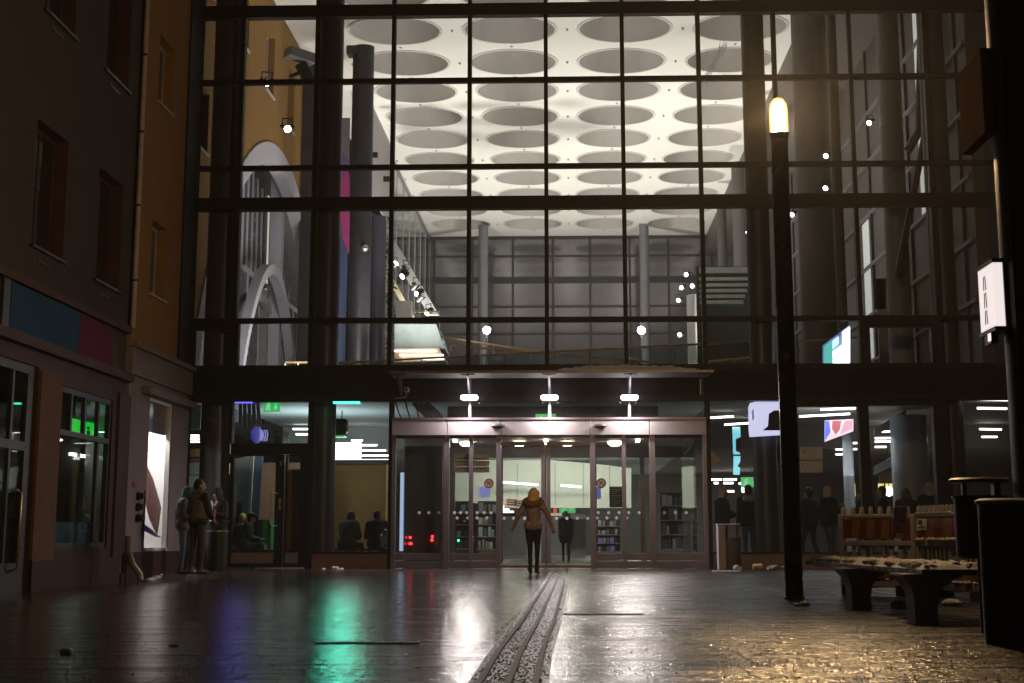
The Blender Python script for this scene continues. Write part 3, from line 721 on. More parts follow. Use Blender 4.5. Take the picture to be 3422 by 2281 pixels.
# wall as vertical slices so that the arch is cut out
b=MB();ys=[-5.65]
holes=owin[:]
step=.3;edges=sorted({-5.65,.13,YBK-32}|{h[0] for h in holes}|{h[1] for h in holes}|{round(YC-HWd+i*step,3) for i in range(int(2*HWd/step)+1)})
edges=[e for e in edges if -5.65<=e<=20.5]
for a,c in zip(edges,edges[1:]):
    m_=(a+c)/2
    la=arch_z(a,YC,HWd,Z0A,RA) if a>YC-HWd else 4.55
    lc=arch_z(c,YC,HWd,Z0A,RA) if c>YC-HWd else 4.55
    hs_=sorted([(h[2],h[3]) for h in holes if h[0]<=a+1e-6 and h[1]>=c-1e-6])
    segs=[];z=None
    lo=(la,lc)
    for za,zb in hs_:
        segs.append((lo,(za,za)));lo=(zb,zb)
    segs.append((lo,(19.6,19.6)))
    for (l1,l2),(h1,h2) in segs:
        if h1<=l1 and h2<=l2: continue
        X_=XW if a<.13 else XWI
        vs=[(XW-.7,a,l1),(X_,a,l1),(X_,c,l2),(XW-.7,c,l2),(XW-.7,a,h1),(X_,a,h1),(X_,c,h2),(XW-.7,c,h2)]
        b.add(vs,[(0,3,2,1),(4,5,6,7),(0,1,5,4),(1,2,6,5),(2,3,7,6),(3,0,4,7)])
b.build('wall',M['yellow'],yb_)
for ya,yb2,za,zb in owin:
    XQ=XW if ya<0 else XWI
    x=XQ-.22;q=MB()
    q.box((x-.05,ya,za),(x,ya+.1,zb));q.box((x-.05,yb2-.1,za),(x,yb2,zb));q.box((x-.05,ya+.1,za),(x,yb2-.1,za+.1));q.box((x-.05,ya+.1,zb-.1),(x,yb2-.1,zb))
    f=q.build('window',mat('window_frame_grey',(.40,.36,.36),.5),yb_)
    B((x-.04,ya+.1,za+.1),(x-.02,yb2-.1,zb-.1)).build('pane',mat('window_pane_grey',(.10,.11,.11),.15),f)
    B((XQ-.25,ya-.05,za-.05),(XQ+.06,yb2+.05,za-.002)).build('sill',M['plasticw'],f)
# arch trim: broad lilac-white band on the wall face
def band(yc,hw,z0,rise,wd,xa,xb_,name,m,par,yy0,yy1,n=60):
    b=MB();vs=[]
    T=[math.pi*(i/n) for i in range(n+1)]
    def pt(t,k):
        y=yc-(hw+k)*math.cos(t); u=abs(math.cos(t)); return y,z0+(rise+k)*(.5*(1-u*u)+.5*math.sin(t))
    pts=[(pt(t,0),pt(t,wd)) for t in T]
    pts=[p for p in pts if yy0<=p[0][0]<=yy1]
    for (yi,zi),(yo,zo) in pts: vs+=[(xa,yi,zi),(xb_,yi,zi),(xb_,yo,zo),(xa,yo,zo)]
    fs=[]
    for i in range(len(pts)-1):
        a=i*4;c=a+4
        for k in range(4): fs.append((a+k,c+k,c+(k+1)%4,a+(k+1)%4))
    fs+=[(0,1,2,3),tuple((len(pts)-1)*4+k for k in (3,2,1,0))]
    return b.add(vs,fs).build(name,m,par,smooth=40)
band(YC,HWd-.62,Z0A,RA-.62,.66,XWI-.35,XWI+.05,'arch_trim',M['lilac'],yb_,-9,23)
# glazing behind the arch
gl=B((XWI-1.25,-.2,3.9),(XWI-1.2,27,13.8)).build('arch_glazing',mat('dim_arch_glass',(.075,.08,.085),.25),yb_)
def yx(px,X): return wx(px,700,X).y
for px in range(556,700,11):
    y=yx(px,XWI-1.1)
    if abs(px-640)<12: continue
    top=min(arch_z(min(max(y*.93,1.5),23),YC,HWd-.62,Z0A,RA-.62),13)
    o=B((XWI-1.19,y-.09,9.3),(XWI-1.15,y+.09,top+.4)).build('glazing_bar',M['lilac'],yb_)
B((XWI-1.2,.2,9.2),(XWI-1.14,25.5,9.38)).build('arch_transom',M['lilac'],yb_)
for px in (572,600,622,665,690): y=yx(px,XWI-1.1);B((XWI-1.19,y-.06,4.6),(XWI-1.15,y+.06,9.2)).build('glazing_bar',M['lilac'],yb_)
y0_,y1_=yx(634,XWI-.6),yx(645,XWI-.6)
B((XWI-.95,y0_+.35,4.7),(XWI-.55,y1_,13)).build('arch_post',M['lilac'],yb_)
B((XWI-1.15,yx(610,XWI-.95),4.7),(XWI-.9,yx(632,XWI-.95),9.0)).build('pale_panel',mat('pale_grey_panel',(.24,.24,.235),.6),yb_)
ic=yx(625,XWI-.3);band(ic,ic-yx(552,XWI-.3),4.0,wx(625,632,XWI-.3).z-4.0,.34,XWI-.5,XWI-.2,'inner_arch',M['lilac'],yb_,-9,30)
ic+=1.3;band(ic,5.6,4.0,4.4,.25,XWI-1.0,XWI-.8,'inner_arch',M['plasticw'],yb_,-9,30)
M['warmstrip']=emit('lit_glass_strip',(1,.93,.75),.55)
for y in (1.3,1.9,2.6,3.4,16.6,17.4,18.4): B((XWI-1.17,y,9.3 if y<5 else 6),(XWI-1.16,y+.35,12.5)).build('lit_glass',M['warmstrip'],yb_)
p=at(558,572,6.)
tag(B((XWI-.5,p.y-.9,p.z-.24),(XWI-.42,p.y-.1,p.z+.24)).build('lit_box_sign',emit('white_lit_sign',(1,.98,1),3.5)),'small glowing white box sign in front of the arch glazing','sign')
# end pier of ochre wall inside + dark slab panel
ep=at(712,500,17.0)
tag(B((XWI+.02,16.3,4.7),(XWI+.55,17.1,17.4)).build('service_shaft',M['dgrey']),'tall dark grey shaft closing the ochre wall inside the hall','shaft')
# ground floor of the ochre house: pale plaster, cornices, lit shop window
b=MB();ws0,ws1=px_y(334),px_y(388)
wall_x(b,XW-.06,XW+.03,-5.65,-.16,.42,4.05,[(ws0,ws1,.44,3.72)]);b.build('street_wall',M['pier'],yb_)
B((XW-.4,-5.7,4.05),(XW+.10,-.16,4.62)).build('cornice',M['pier'],yb_,bevel=.02)
B((XW-.3,-5.72,4.62),(XW+.18,-.15,4.74)).build('cornice',M['pier'],yb_,bevel=.02)
B((XW-.3,-4.6,3.73),(XW+.22,-.16,3.9)).build('cornice',M['pier'],yb_,bevel=.02)
B((XW-.5,-5.66,-.4),(XW+.05,-.16,.42)).build('plinth',mat('red_plinth',(.05,.02,.018),.7,spec=.15),yb_)
wn=MB();x=XW-.05
wn.box((x-.05,ws0,.44),(x+.05,ws0+.06,3.72));wn.box((x-.05,ws1-.06,.44),(x+.05,ws1,3.72));wn.box((x-.05,ws0+.06,.44),(x+.09,ws1-.06,.5));wn.box((x-.05,ws0+.06,3.65),(x+.05,ws1-.06,3.72))
wo=wn.build('window',M['white'],yb_)
B((x-.02,ws0+.06,.5),(x-.01,ws1-.06,3.65)).build('pane',M['pane'],wo)
zt=wx(360,992,XW).z
B((x-.10,ws0+.06,zt),(x-.05,ws1-.06,3.65)).build('blind',mat('pinkish_blind',(.33,.25,.25),.8),wo)
# bright shallow display space behind it
ds=MB();ya_,yb_2=ws0-.8,-.22
ds.box((XW-1.1,ya_,.3),(XW-1.05,yb_2,3.75));ds.box((XW-1.05,yb_2-.05,.3),(XW-.07,yb_2,3.75));ds.box((XW-1.05,ya_,.3),(XW-.07,ya_+.05,3.75));ds.box((XW-1.05,ya_+.05,.3),(XW-.07,yb_2-.05,.42));ds.box((XW-1.05,ya_+.05,3.7),(XW-.07,yb_2-.05,3.75))
ds.build('display_niche',M['white'],yb_)
lamp('window_display_light','AREA',(XW-.62,-1.6,3.62),170,(1,.90,.86),(.3,1.8),target=(XW-.62,-1.2,0))
pd=MB();c0=wx(335,1110,XW-.45);q0=[wx(334,1060,XW-.45),wx(352,1100,XW-.45),wx(371,1165,XW-.45),wx(362,1228,XW-.45),wx(345,1190,XW-.45),wx(331,1130,XW-.45)]
pd.prism(q0,(-.03,0,0))
M['poster']=mat('red_brown_print',(.30,.07,.06),.5,var=.7,scale=5)
tag(pd.build('window_poster',M['poster']),'tilted red brown printed poster in the bright shop window','poster')
sw=MB();pts=[wx(a,c,XW-.4) for a,c in ((325,1208),(345,1220),(357,1229),(367,1233),(372,1232))]
sw.tube(pts,[.07,.06,.035,.015,.006],8);tag(sw.build('window_decoration',mat('blue_swoosh',(.02,.03,.35),.4),smooth=True),'dark blue swoosh shape low in the bright shop window','decoration')
# wall fittings beside the bright window
p=wx(306,1113,XW);tag(B((XW+.032,p.y-.17,p.z-.06),(XW+.05,p.y+.17,p.z+.06)).build('wall_plate',mat('red_plate',(.25,.05,.06),.5)),'small dark red plate on the pale pier','plate')
sdp=wx(312,1165,XW);sp_t=thing('standpipe','three stacked hydrant couplings on the pale pier','standpipe',(XW+.03,sdp.y,sdp.z))
q=MB()
q.tube([(XW+.14,sdp.y+.18,sdp.z+.36),(XW+.14,sdp.y+.18,sdp.z-.6)],.018,8)
q.build('pipe',M['black'],sp_t,smooth=40)
for yy in (1139,1164,1190):
    z=wx(312,yy,XW).z;MB().tube([(XW+.03,sdp.y-.05,z),(XW+.10,sdp.y-.05,z)],.085,12).tube([(XW+.10,sdp.y-.05,z),(XW+.17,sdp.y-.05,z)],.06,12).tube([(XW+.1,sdp.y-.05,z),(XW+.14,sdp.y+.18,z+.02)],.03,8).build('coupling',M['black'],sp_t,smooth=40)
# slushy snow strip at the foot of the wall
b=MB();rng=random.Random(5)
for i in range(26):
    t=i/25;pp=gnd(338,1330,-.15).lerp(gnd(388,1312,-.05),t);b.ball((pp.x+rng.uniform(-.1,.1),pp.y+rng.uniform(-.1,.1),gz(pp.x,pp.y)+.005),(rng.uniform(.04,.13),rng.uniform(.06,.2),rng.uniform(.015,.04)),8,5)
tag(b.build('snow',M['snow'],smooth=True),'thin ridge of slushy snow along the foot of the left wall','snow',kind='stuff')
# ---------------------------------------------------------------- upper hall contents
# left gallery: glass wall along X=-7.9 deep in the hall, banner, grille, columns, planting
gw=thing('gallery_glass','pale glass balustrade wall of the left gallery under the ceiling','glass wall',(-7.9,42,9))
M['pane2']=glassmat('greenish_glass',tint=(.80,.86,.84),refl=.10,dirt=.10)
B((-7.93,31,4.8),(-7.88,52,17.4)).build('glass_pane',M['pane2'],gw)
for k in range(8): y=31+k*3;B((-7.99,y-.04,4.8),(-7.86,y+.04,17.4)).build('glass_fin',M['plasticw'],gw)
B((-8.0,31,17.2),(-7.85,52,17.4)).build('top_rail',M['grey'],gw)
# perforated grille screen
def depthbox(x0,y0,x1,y1,Y,d=.1): 
    a=at(x0,y1,Y);b_=at(x1,y0,Y);return (a.x,Y,a.z),(b_.x,Y+d,b_.z)
gr=thing('slatted_screen','pale slatted metal screen rising beside the dark column in the left bays','screen',(-8,24,8))
a=MB()
p0=at(857,190,22);p1=at(903,300,30)
for i in range(64):
    t=i/63;z=at(880,455,24).z+t*5.6
    ymax=22+8*(1-max(0,(t-.6)/.4)*.75)
    a.bar((-7.75,22,z),(-7.75,ymax,z),.05,.035)
a.build('slats',M['plasticw'],gr)
B((-7.70,22,at(880,455,24).z),(-7.66,22.08,at(880,455,24).z+5.9)).build('edge_bar',M['grey'],gr)
for yy in (356,411): 
    c=at(861+ (0 if yy<400 else 27),yy,23.5);B((c.x-.12,23.4,c.z-.1),(c.x+.12,23.55,c.z+.1)).build('junction_box',M['blackm'],gr)
hx=MB()
p=at(810,840,14);q_=at(816,470,14)
zz=p.z
while zz<q_.z: hx.box((p.x-.09,14,zz),(p.x+.09,14.05,zz+.045));zz+=.11
h=tag(hx.build('hatched_strip',M['plasticw']),'narrow vertical strip of pale slats between banner and columns','screen')
# tall banner: dark blue with magenta and purple shapes
bn=thing('banner','tall dark blue banner with magenta flowing shapes beside the dark column','banner',(at(790,600,13).x,13,5))
A=at(776,838,13);Bq=at(804,270,13)
M['bnavy']=mat('banner_navy',(.06,.09,.20),.6);M['bmag']=mat('banner_magenta',(.55,.06,.26),.6);M['bpur']=mat('banner_purple',(.20,.12,.35),.6);M['blime']=mat('banner_green',(.35,.55,.2),.6);M['bgrey']=mat('banner_grey',(.22,.2,.24),.6)
B((A.x,13,A.z),(Bq.x,13.04,Bq.z)).build('banner_cloth',M['bnavy'],bn)
def bpoly(pts,m,d): MB().prism([at(x,y,13-d) for x,y in pts],(0,.006,0)).build('printed_shape',M[m],bn)
bpoly([(777,270),(803,270),(803,380),(790,400),(777,390)],'bgrey',.012)
bpoly([(779,520),(780,470),(782,420),(788,392),(796,388),(803,400),(803,560),(801,584),(795,570),(787,545),(784,520),(781,500)],'bmag',.02)
bpoly([(778,380),(790,350),(798,370),(790,400),(782,420)],'bpur',.028)
bpoly([(776,560),(776,490),(781,500),(782,530),(779,570)],'blime',.028)
# big dark round column with bracket head
c=at(834,200,12);dc=thing('dark_column','thick dark column with a bracket head under the ceiling in the third bay','column',(c.x,12,4.75))
zt=at(830,108,12).z
MB().lathe([(.35,4.75),(.35,zt)],(c.x,12,0),28).build('shaft',M['dgrey'],dc,smooth=40)
MB().box((at(798,110,12).x,11.7,at(798,128,12).z),(c.x,12.3,zt-.01)).build('bracket',M['dgrey'],dc,bevel=.03)
c=at(838,570,11.6);MB().ball((c.x,11.55,c.z),(.12,.12,.12),14,8).build('dome_camera',M['steel'],dc,smooth=True)
column(868,16,36,4.75,at(868,497,16).z,M['bluegrey'],'short blue grey column right of the dark column',group='columns in the left bays')
column(846,20,30,4.75,at(846,492,20).z,M['bluegrey'],'slim blue grey column close behind the dark column',group='columns in the left bays')
# black projector on the ochre wall + two lit spotlights
def spotlight(x,y,Y,sz,label,aim=(0,0,-1),lit=True,group='spotlights in the hall',col=(1,.98,.95),st=10,m='blackm'):
    c=at(x,y,Y);t=thing('spotlight',label,'spotlight',tuple(c),group)
    d=Vector(aim).normalized()
    b=MB();b.tube([c-d*sz*1.1,c-d*sz*.6,c+d*sz*.45],[sz*.35,sz*.55,sz*.62],12)
    b.build('lamp_body',M[m],t,smooth=40)
    MB().tube([c+d*sz*.45,c+d*sz*.50],sz*.50,14).build('lens',M['spotlit'] if lit else M['steel'],t)
    q=MB();a_=d.cross(Vector((0,0,1)));a_=a_.normalized() if a_.length>.1 else Vector((1,0,0))
    q.bar(c+a_*sz*.7,c+a_*sz*.7+Vector((0,0,sz*1.4)),sz*.12,sz*.2).bar(c-a_*sz*.7,c-a_*sz*.7+Vector((0,0,sz*1.4)),sz*.12,sz*.2).bar(c-a_*sz*.75+Vector((0,0,sz*1.4)),c+a_*sz*.75+Vector((0,0,sz*1.4)),sz*.2,sz*.12)
    q.prism([c-d*sz*.2+a_*sz*1.1+Vector((0,0,.2*sz)),c-d*sz*.2+a_*sz*.6+Vector((0,0,.75*sz)),c-d*sz*.2+a_*sz*.5+Vector((0,0,-.2*sz))],d*sz*.06)
    q.prism([c-d*sz*.2-a_*sz*1.1+Vector((0,0,.2*sz)),c-d*sz*.2-a_*sz*.6+Vector((0,0,.75*sz)),c-d*sz*.2-a_*sz*.5+Vector((0,0,-.2*sz))],d*sz*.06)
    q.build('yoke',M[m],t)
    return t
M['spotlit']=emit('spot_lens_lit',(.95,.98,1),14)
spotlight(613,188,3.6,.20,'lit black spotlight on the ochre wall, the higher of the two',(.25,-.9,-.5))
spotlight(660,294,5.5,.20,'lit black spotlight on the ochre wall, the lower of the two',(.25,-.9,-.5))
lamp('ochre_wall_spill','SPOT',tuple(at(613,178,3.6)+Vector((.15,0,.4))),680,(1,.85,.5),.08,target=(XW,4.6,16.5),spot=70)
c=at(690,138,6.5);pj=thing('projector','grey box projector on an arm high on the ochre wall','projector',tuple(c))
MB().bar((c.x-.35,6.2,c.z+.18),(c.x+.35,6.7,c.z+.05),.45,.3).build('body',M['grey'],pj,bevel=.03)
MB().bar((c.x,6.5,c.z-.1),(c.x+.25,6.6,c.z-.6),.22,.3).bar((c.x+.2,6.5,c.z-.3),(c.x-.3,6.5,c.z-.5),.1,.1).build('arm',M['blackm'],pj)
# planted green strip
def plants():
    b=MB();rng=random.Random(11)
    for i in range(900):
        y=rng.uniform(495,840);x=895+rng.uniform(-12,10)*(0.6+.5*math.sin(y*.05)**2)+ (3 if y>700 else 0)
        c=at(x,y,18+rng.uniform(-.25,.25));r=rng.uniform(.05,.15);d1=Vector((rng.uniform(-1,1),rng.uniform(-1,1),rng.uniform(-1,.4))).normalized();d2=d1.cross(Vector((rng.uniform(-1,1),rng.uniform(-1,1),1))).normalized()
        b.add([c-d2*r*.35,c+d1*r*.5-d2*r*.1,c+d1*r*1.3,c+d1*r*.5+d2*r*.45],[(0,1,2,3)])
    return b
gp=thing('green_wall','narrow hanging strip of green plants at the left of the open hall','plant',(at(895,800,18).x,18,4.8))
plants().build('foliage',mat('leaf_green',(.07,.15,.04),.5,var=.5,scale=2),gp)
a=at(889,845,18.4);b2=at(901,490,18.4);B((a.x,18.35,a.z),(b2.x,18.6,b2.z)).build('planter_frame',mat('planter_dark',(.05,.07,.04),.8),gp)
# slanted white truss with spotlights
tr=thing('lighting_truss','slanting white beam carrying spotlights at the left of the open hall','truss',tuple(at(950,640,24)))
a=MB();P0,P1,P2,P3=at(903,545,24),at(1008,722,24),at(985,722,24),at(903,590,24)
a.prism([P0,P1,P2,P3],(0,.35,0)).build('beam',mat('grey_white_beam',(.30,.30,.30),.6),tr)
MB().prism([at(904,640,24.3),at(956,735,24.3),at(944,735,24.3),at(904,665,24.3)],(0,.3,0)).build('lower_beam',mat('warm_beige',(.20,.17,.12),.6),tr)
for i,(x,y) in enumerate(((932,616),(928,632),(955,655),(961,672),(968,682),(984,716),(906,608))):
    spotlight(x,y,23.5,.22,['black spotlight uppermost on the slanting white beam','second black spotlight down the slanting white beam','third black spotlight down the slanting white beam','fourth black spotlight down the slanting white beam','fifth black spotlight down the slanting white beam','lowest black spotlight at the foot of the slanting beam','black spotlight at the left end of the slanting beam'][i],(-.6,-.6,-.55) if i%2 else (.6,-.4,.5),lit=bool(i%2) or i==6,group='spotlights on the slanting beam')
# white kiosk with wooden underside and light lines
kk=thing('upper_kiosk','pale boxy kiosk on the upper floor with three light lines below','kiosk',tuple(at(955,830,13)))
MB().prism([at(906,744,13),at(1002,744,13),at(1020,800,13),at(906,808,13)],(0,2.5,0)).build('body',mat('kiosk_grey',(.24,.29,.285),.5),kk)
MB().prism([at(906,800,12.9),at(1008,797,12.9),at(1022,828,12.9),at(906,832,12.9)],(0,2.4,0)).build('soffit',mat('warm_soffit',(.35,.24,.16),.5),kk)
M['line']=emit('light_line',(1,.93,.85),9)
for a_,b_,y in ((906,1003,805.5),(918,1018,815),(922,1020,824.5)):
    MB().bar(at(a_,y,12.86),at(b_,y,12.86),.03,.035).build('light_line',M['line'],kk)
B(*depthbox(908,690,945,745,20,.5)).build('back_post',M['white'],kk)
# handrails with glass balustrade
def rail(x0,y0,x1,y1,Y0,Y1,label,w_=.055,glass=True,drop=.5):
    t=thing('handrail',label,'handrail',tuple(at((x0+x1)/2,(y0+y1)/2,(Y0+Y1)/2)),'oak handrails on the upper floor')
    A,Bq=at(x0,y0,Y0),at(x1,y1,Y1)
    MB().bar(A,Bq,.06,w_).build('rail',M['wood'],t,bevel=.01)
    q=MB();n=max(2,int((Bq-A).length/2.2))
    for i in range(n+1):
        p=A.lerp(Bq,i/n);q.tube([p,p-Vector((0,0,drop))],.018,8)
    q.build('baluster',M['steel'],t)
    if glass:
        MB().prism([A-Vector((0,0,.03)),Bq-Vector((0,0,.03)),Bq-Vector((0,0,drop)),A-Vector((0,0,drop))],(0,.012,0)).build('balustrade_glass',M['pane2'],t)
rail(776,833,1742,783,5,5,'long oak handrail sloping up to the right across the whole hall')
rail(1000,771,1270,812,14,14,'short oak handrail descending behind the bright spot',glass=False,drop=.3)
rail(1035,793,1600,840,10,10,'oak handrail falling to the right below the long one',glass=False,drop=.25)
rail(905,715,1010,715,22,22,'oak handrail on the far left gallery',drop=1.2)
rail(1628,830,1745,818,3.5,3.5,'oak handrail low behind the right bay',glass=False,drop=.2)
rail(655,832,715,832,9,9,'dark oak handrail in front of the arch glazing',glass=False,drop=.2)
rail(1836,783,1975,775,4,4,'oak handrail behind the blue screen',glass=False,drop=.3)
# bright globes in the middle: left a hall lamp, right imitates lamp glare
for i,(x,lab) in enumerate(((1118,'dazzling white lamp low in the hall, left of centre'),(1473,'dazzling white globe imitating lamp glare, right of centre in the hall'))):
    c=at(x,758,20);t=thing('hall_globe',lab,'lamp',tuple(c),'dazzling lamps in the hall')
    MB().ball(tuple(c),.14,14,8).build('globe',emit('dazzling_globe',(1,.96,.88),60),t,smooth=True)
    MB().tube([c+Vector((0,0,.12)),c+Vector((0,0,.3))],.05,8).tube([c+Vector((0,.05,-.1)),c+Vector((0,.05,-2.6))],.03,8).build('stem',M['steel'],t)
# right group: white pier, spotlights, louvred box
pr=tag(MB().lathe([(.42,0),(.42,5.2)],(at(1602,700,24).x,24,4.75),24).build('white_pier',M['white'],smooth=40),'white ribbed pier carrying spotlights right of the open hall','pier')
for i,(x,y) in enumerate(((1578,630),(1567,660),(1592,656),(1560,689),(1563,768))):
    spotlight(x,y,23,.16,['topmost bright spotlight beside the white pier','left spotlight of the middle pair at the white pier','right spotlight of the middle pair at the white pier','lowest bright spotlight beside the white pier','small spotlight below the white pier group'][i],(-.5,-.8,-.2),m='dgrey',group='spotlights at the white pier')
lv=thing('louvred_box','dark glass box with horizontal slats beyond the right column','glass box',tuple(at(1668,830,19)))
a,b2=depthbox(1606,612,1733,835,19,.1)
q=MB();q.box((a[0]-.05,18.9,a[2]),(a[0]+.05,19.1,b2[2]));q.box((b2[0]-.05,18.9,a[2]),(b2[0]+.05,19.1,b2[2]));q.box((a[0],18.9,b2[2]-.08),(b2[0],19.1,b2[2]));q.build('box_frame',M['blackm'],lv)
B((a[0],19.12,a[2]),(b2[0],19.2,b2[2])).build('dark_back',mat('dark_green_glass',(.05,.06,.055),.15),lv)
q=MB()
for k,y in enumerate((618,641,655,668,681,694)):
    z=at(1668,y,19).z;q.box((a[0]+.06,18.8,z-.07-(.09 if k==0 else 0)),(b2[0]-.1-(.35*k/5),18.98,z+.05))
q.build('slats',mat('grey_green_slat',(.28,.31,.28),.4),lv)
# screen on the right gallery, spotlights on right columns
M['scrb']=emit('blue_white_screen',(.35,.62,1),2.6);M['scrw']=emit('white_screen_area',(.85,.95,1),3.2);M['scrt']=emit('teal_screen_area',(.05,.45,.40),1.2);M['scrd']=emit('navy_screen',(.02,.05,.25),.8)
vs=thing('video_screen','blue and white video screen glowing behind the right upper bay','screen',tuple(at(1922,800,3)))
def poly(pts,Y,m,name,par,d=.02): return MB().prism([at(x,y,Y) for x,y in pts],(0,d,0)).build(name,m if not isinstance(m,str) else M[m],par)
poly([(1890,792),(1953,745),(1953,836),(1890,836)],3.0,'scrd','screen_frame',vs,.08)
poly([(1893,795),(1912,780),(1912,834),(1893,834)],2.97,'scrt','picture_area',vs)
poly([(1912,808),(1934,792),(1934,806),(1912,820)],2.97,'scrw','picture_area',vs)
poly([(1914,824),(1934,812),(1934,834),(1914,834)],2.97,'scrw','picture_area',vs)
poly([(1936,762),(1952,750),(1952,834),(1936,834)],2.97,'scrw','picture_area',vs)
poly([(1913,782),(1926,772),(1926,788),(1913,800)],2.97,'scrb','picture_area',vs)
for i,(x,y,Y,l) in enumerate(((1899,356,6,True),(1898,430,6,True),(2028,143,5,False),(1998,280,5,True),(1720,532,12,True),(1821,491,8,True))):
    spotlight(x,y,Y,.14,['upper lit spotlight between the two columns right of the lamp','lower lit spotlight between the two columns right of the lamp','unlit cone shaped spotlight high in the right bays','lit spotlight behind a diagonal rail in the right bays','small lit spotlight left of the lamp post shaft','small lit spotlight right of the lamp post shaft'][i],(-.5,-.7,-.5),lit=l,group='spotlights in the right bays')
# upper doorway with warm lantern
dw=thing('upper_doorway','pale double doorway with a warm lantern on the upper right','doorway',tuple(at(2045,830,8)))
q=MB();a,b2=depthbox(2020,640,2075,835,8,.1)
q.box((a[0],7.9,b2[2]-.9),(b2[0],8.1,b2[2]));q.box((a[0],7.9,a[2]),(a[0]+.25,8.1,b2[2]));q.box((b2[0]-.2,7.9,a[2]),(b2[0],8.1,b2[2]));q.box(((a[0]+b2[0])/2-.08,7.9,a[2]),((a[0]+b2[0])/2+.08,8.1,b2[2]-.9));q.build('door_frame',M['grey'],dw)
B((a[0]+.25,8.0,a[2]),(b2[0]-.2,8.03,b2[2]-.9)).build('pane',M['pane2'],dw)
c=at(2058,690,7.6);MB().lathe([(.10,-.28),(.12,.0),(.10,.25)],tuple(c),12).build('lantern',emit('amber_lantern',(1,.6,.12),.8),dw)
# blue sign strip at right with ring shapes
bsn=thing('hanging_sign','tall dark blue sign with pale ring letters near the right edge','sign',tuple(at(2235,600,2)))
a,b2=depthbox(2222,405,2256,770,2,.08);B(a,b2).build('sign_board',mat('deep_blue_board',(.03,.07,.15),.5),bsn)
for yy in (500,680):
    c=at(2238,yy,1.96);q=MB();n=20
    pts=[(c.x+.12*math.cos(k*2*math.pi/n),1.97,c.z+.38*math.sin(k*2*math.pi/n)) for k in range(n+1)];q.tube(pts,.03,6,cap=False);q.build('ring_letter',M['grey'],bsn)
# uplights for the ceiling: near the truss and galleries, some without a fixture
WC=(1,.91,.80)
for x,Y,z,e in ((-6.8,23.5,7.5,3870),(6.6,23,7.5,3870),(-7.0,38,6.2,3240),(6.5,38,6.2,3240),(-5,11,6.2,1710),(6.6,11,6.2,1890),(0,45,5.6,2340),(0,31,5.6,2700)):
    lamp('ceiling_uplight','SPOT',(x,Y,z),e,WC,.25,target=(x*.55,Y+1.5,17.5),spot=150,blend=1)
lamp('ceiling_uplight','SPOT',(1.5,4.5,6.0),900,WC,.3,target=(.5,8,17.5),spot=150,blend=1)  # added fill near the facade, no lamp hangs here
lamp('arch_light','AREA',(-6.0,7,6.0),340,(1,.93,.85),2.,target=(-9.2,9.5,9.5))
# ---------------------------------------------------------------- ground floor hall behind the glass
M['linear']=emit('linear_lamp',(1,.92,.84),5)
def Yc(y):
    Y=3.38*3779/(1236-y)-CAMD
    if Y<=12.3: return max(.5,Y)
    return max(11.3,2.66*3779/(1236-y)-CAMD)
def linear(x0,y0,x1,y1,Y,label,group,th=.05):
    if y0<1095: Y=Yc((y0+y1)/2)
    A,Bq=at(x0,y0,Y),at(x1,y1,Y)
    return tag(MB().bar(A,Bq,.09,th).build('linear_lamp',M['linear']),label,'lamp',group)
# lamps seen through the bay right of the exit door
for i,(a,y,b_,Y) in enumerate(((1141,1035,1185,14),(1152,1028,1200,13),)): pass
G='linear lamps seen through the left bays'
for x0,x1,y,Y in ((770+37,893-60,1011,16),(808,866,1022,17),(808,886,1034,20),(808,893,1046,24),(766,893,1056,28)): linear(x0,y-0,x1,y,Y,'white line lamp above the dark board in the bay left of the doors',G)
for x0,x1,y,Y in ((673,700,985,13),(680,712,997,15),(700,712,985,13)): linear(x0,y,x1,y,Y,'short white line lamp over the exit door',G)
for x0,x1,y in ((432,457,1000),(433,458,1007),(433,458,1014)): linear(x0,y,x1,y,8+y*.01,'short white line lamp in the narrow pane by the ochre wall',G)
G2='linear lamps seen through the right bays'
for x0,y0,x1,y1,Y,l in ((1632,959,1685,956,6,'line lamp left of the hanging portrait screen'),(1664,975,1740,970,7,'line lamp crossing the hanging portrait screen'),(1885,940,1965,937,5,'upper line lamp above the red picture screen'),(1836,956,1952,950,6,'lower line lamp above the red picture screen'),
   (2245,917,2320,918,6,'top line lamp in the far right bay'),(2245,937,2312,938,7,'second line lamp in the far right bay'),(1935,1018,1968,1017,14,'short line lamp right of the red picture screen'),(1920,1032,1968,1031,16,'line lamp under the red picture screen'),(1920,1043,1955,1043,18,'lower line lamp under the red picture screen'),
   (2026,991,2073,990,10,'upper line lamp left of the grey column'),(2010,1006,2082,1005,12,'long line lamp left of the grey column'),(2010,1014,2068,1013,13,'third line lamp left of the grey column'),(2010,1026,2035,1026,15,'fourth line lamp left of the grey column'),(2070,971,2082,970,8,'tiny line lamp close to the grey column'),
   (2250,985,2300,986,10,'third line lamp in the far right bay'),(2255,1003,2290,1003,12,'fourth line lamp in the far right bay')):
    linear(x0,y0,x1,y1,Y,l,G2)
for k,(x0,x1,y) in enumerate(((1633,1658,1101),(1662,1692,1101),(1640,1650,1109),(1662,1684,1109),(1697,1722,1110),(1703,1722,1116),(1703,1725,1122),(1740,1756,1101),(1729,1744,1109),(1664,1686,1128),(1704,1716,1128))):
    linear(x0,y,x1,y,30,'tiny far line lamp under the dark ceiling of the right bay','far line lamps of the right bay',th=.08)
for k,(x0,x1,y,Y) in enumerate(((500,520,1030,20),)): pass
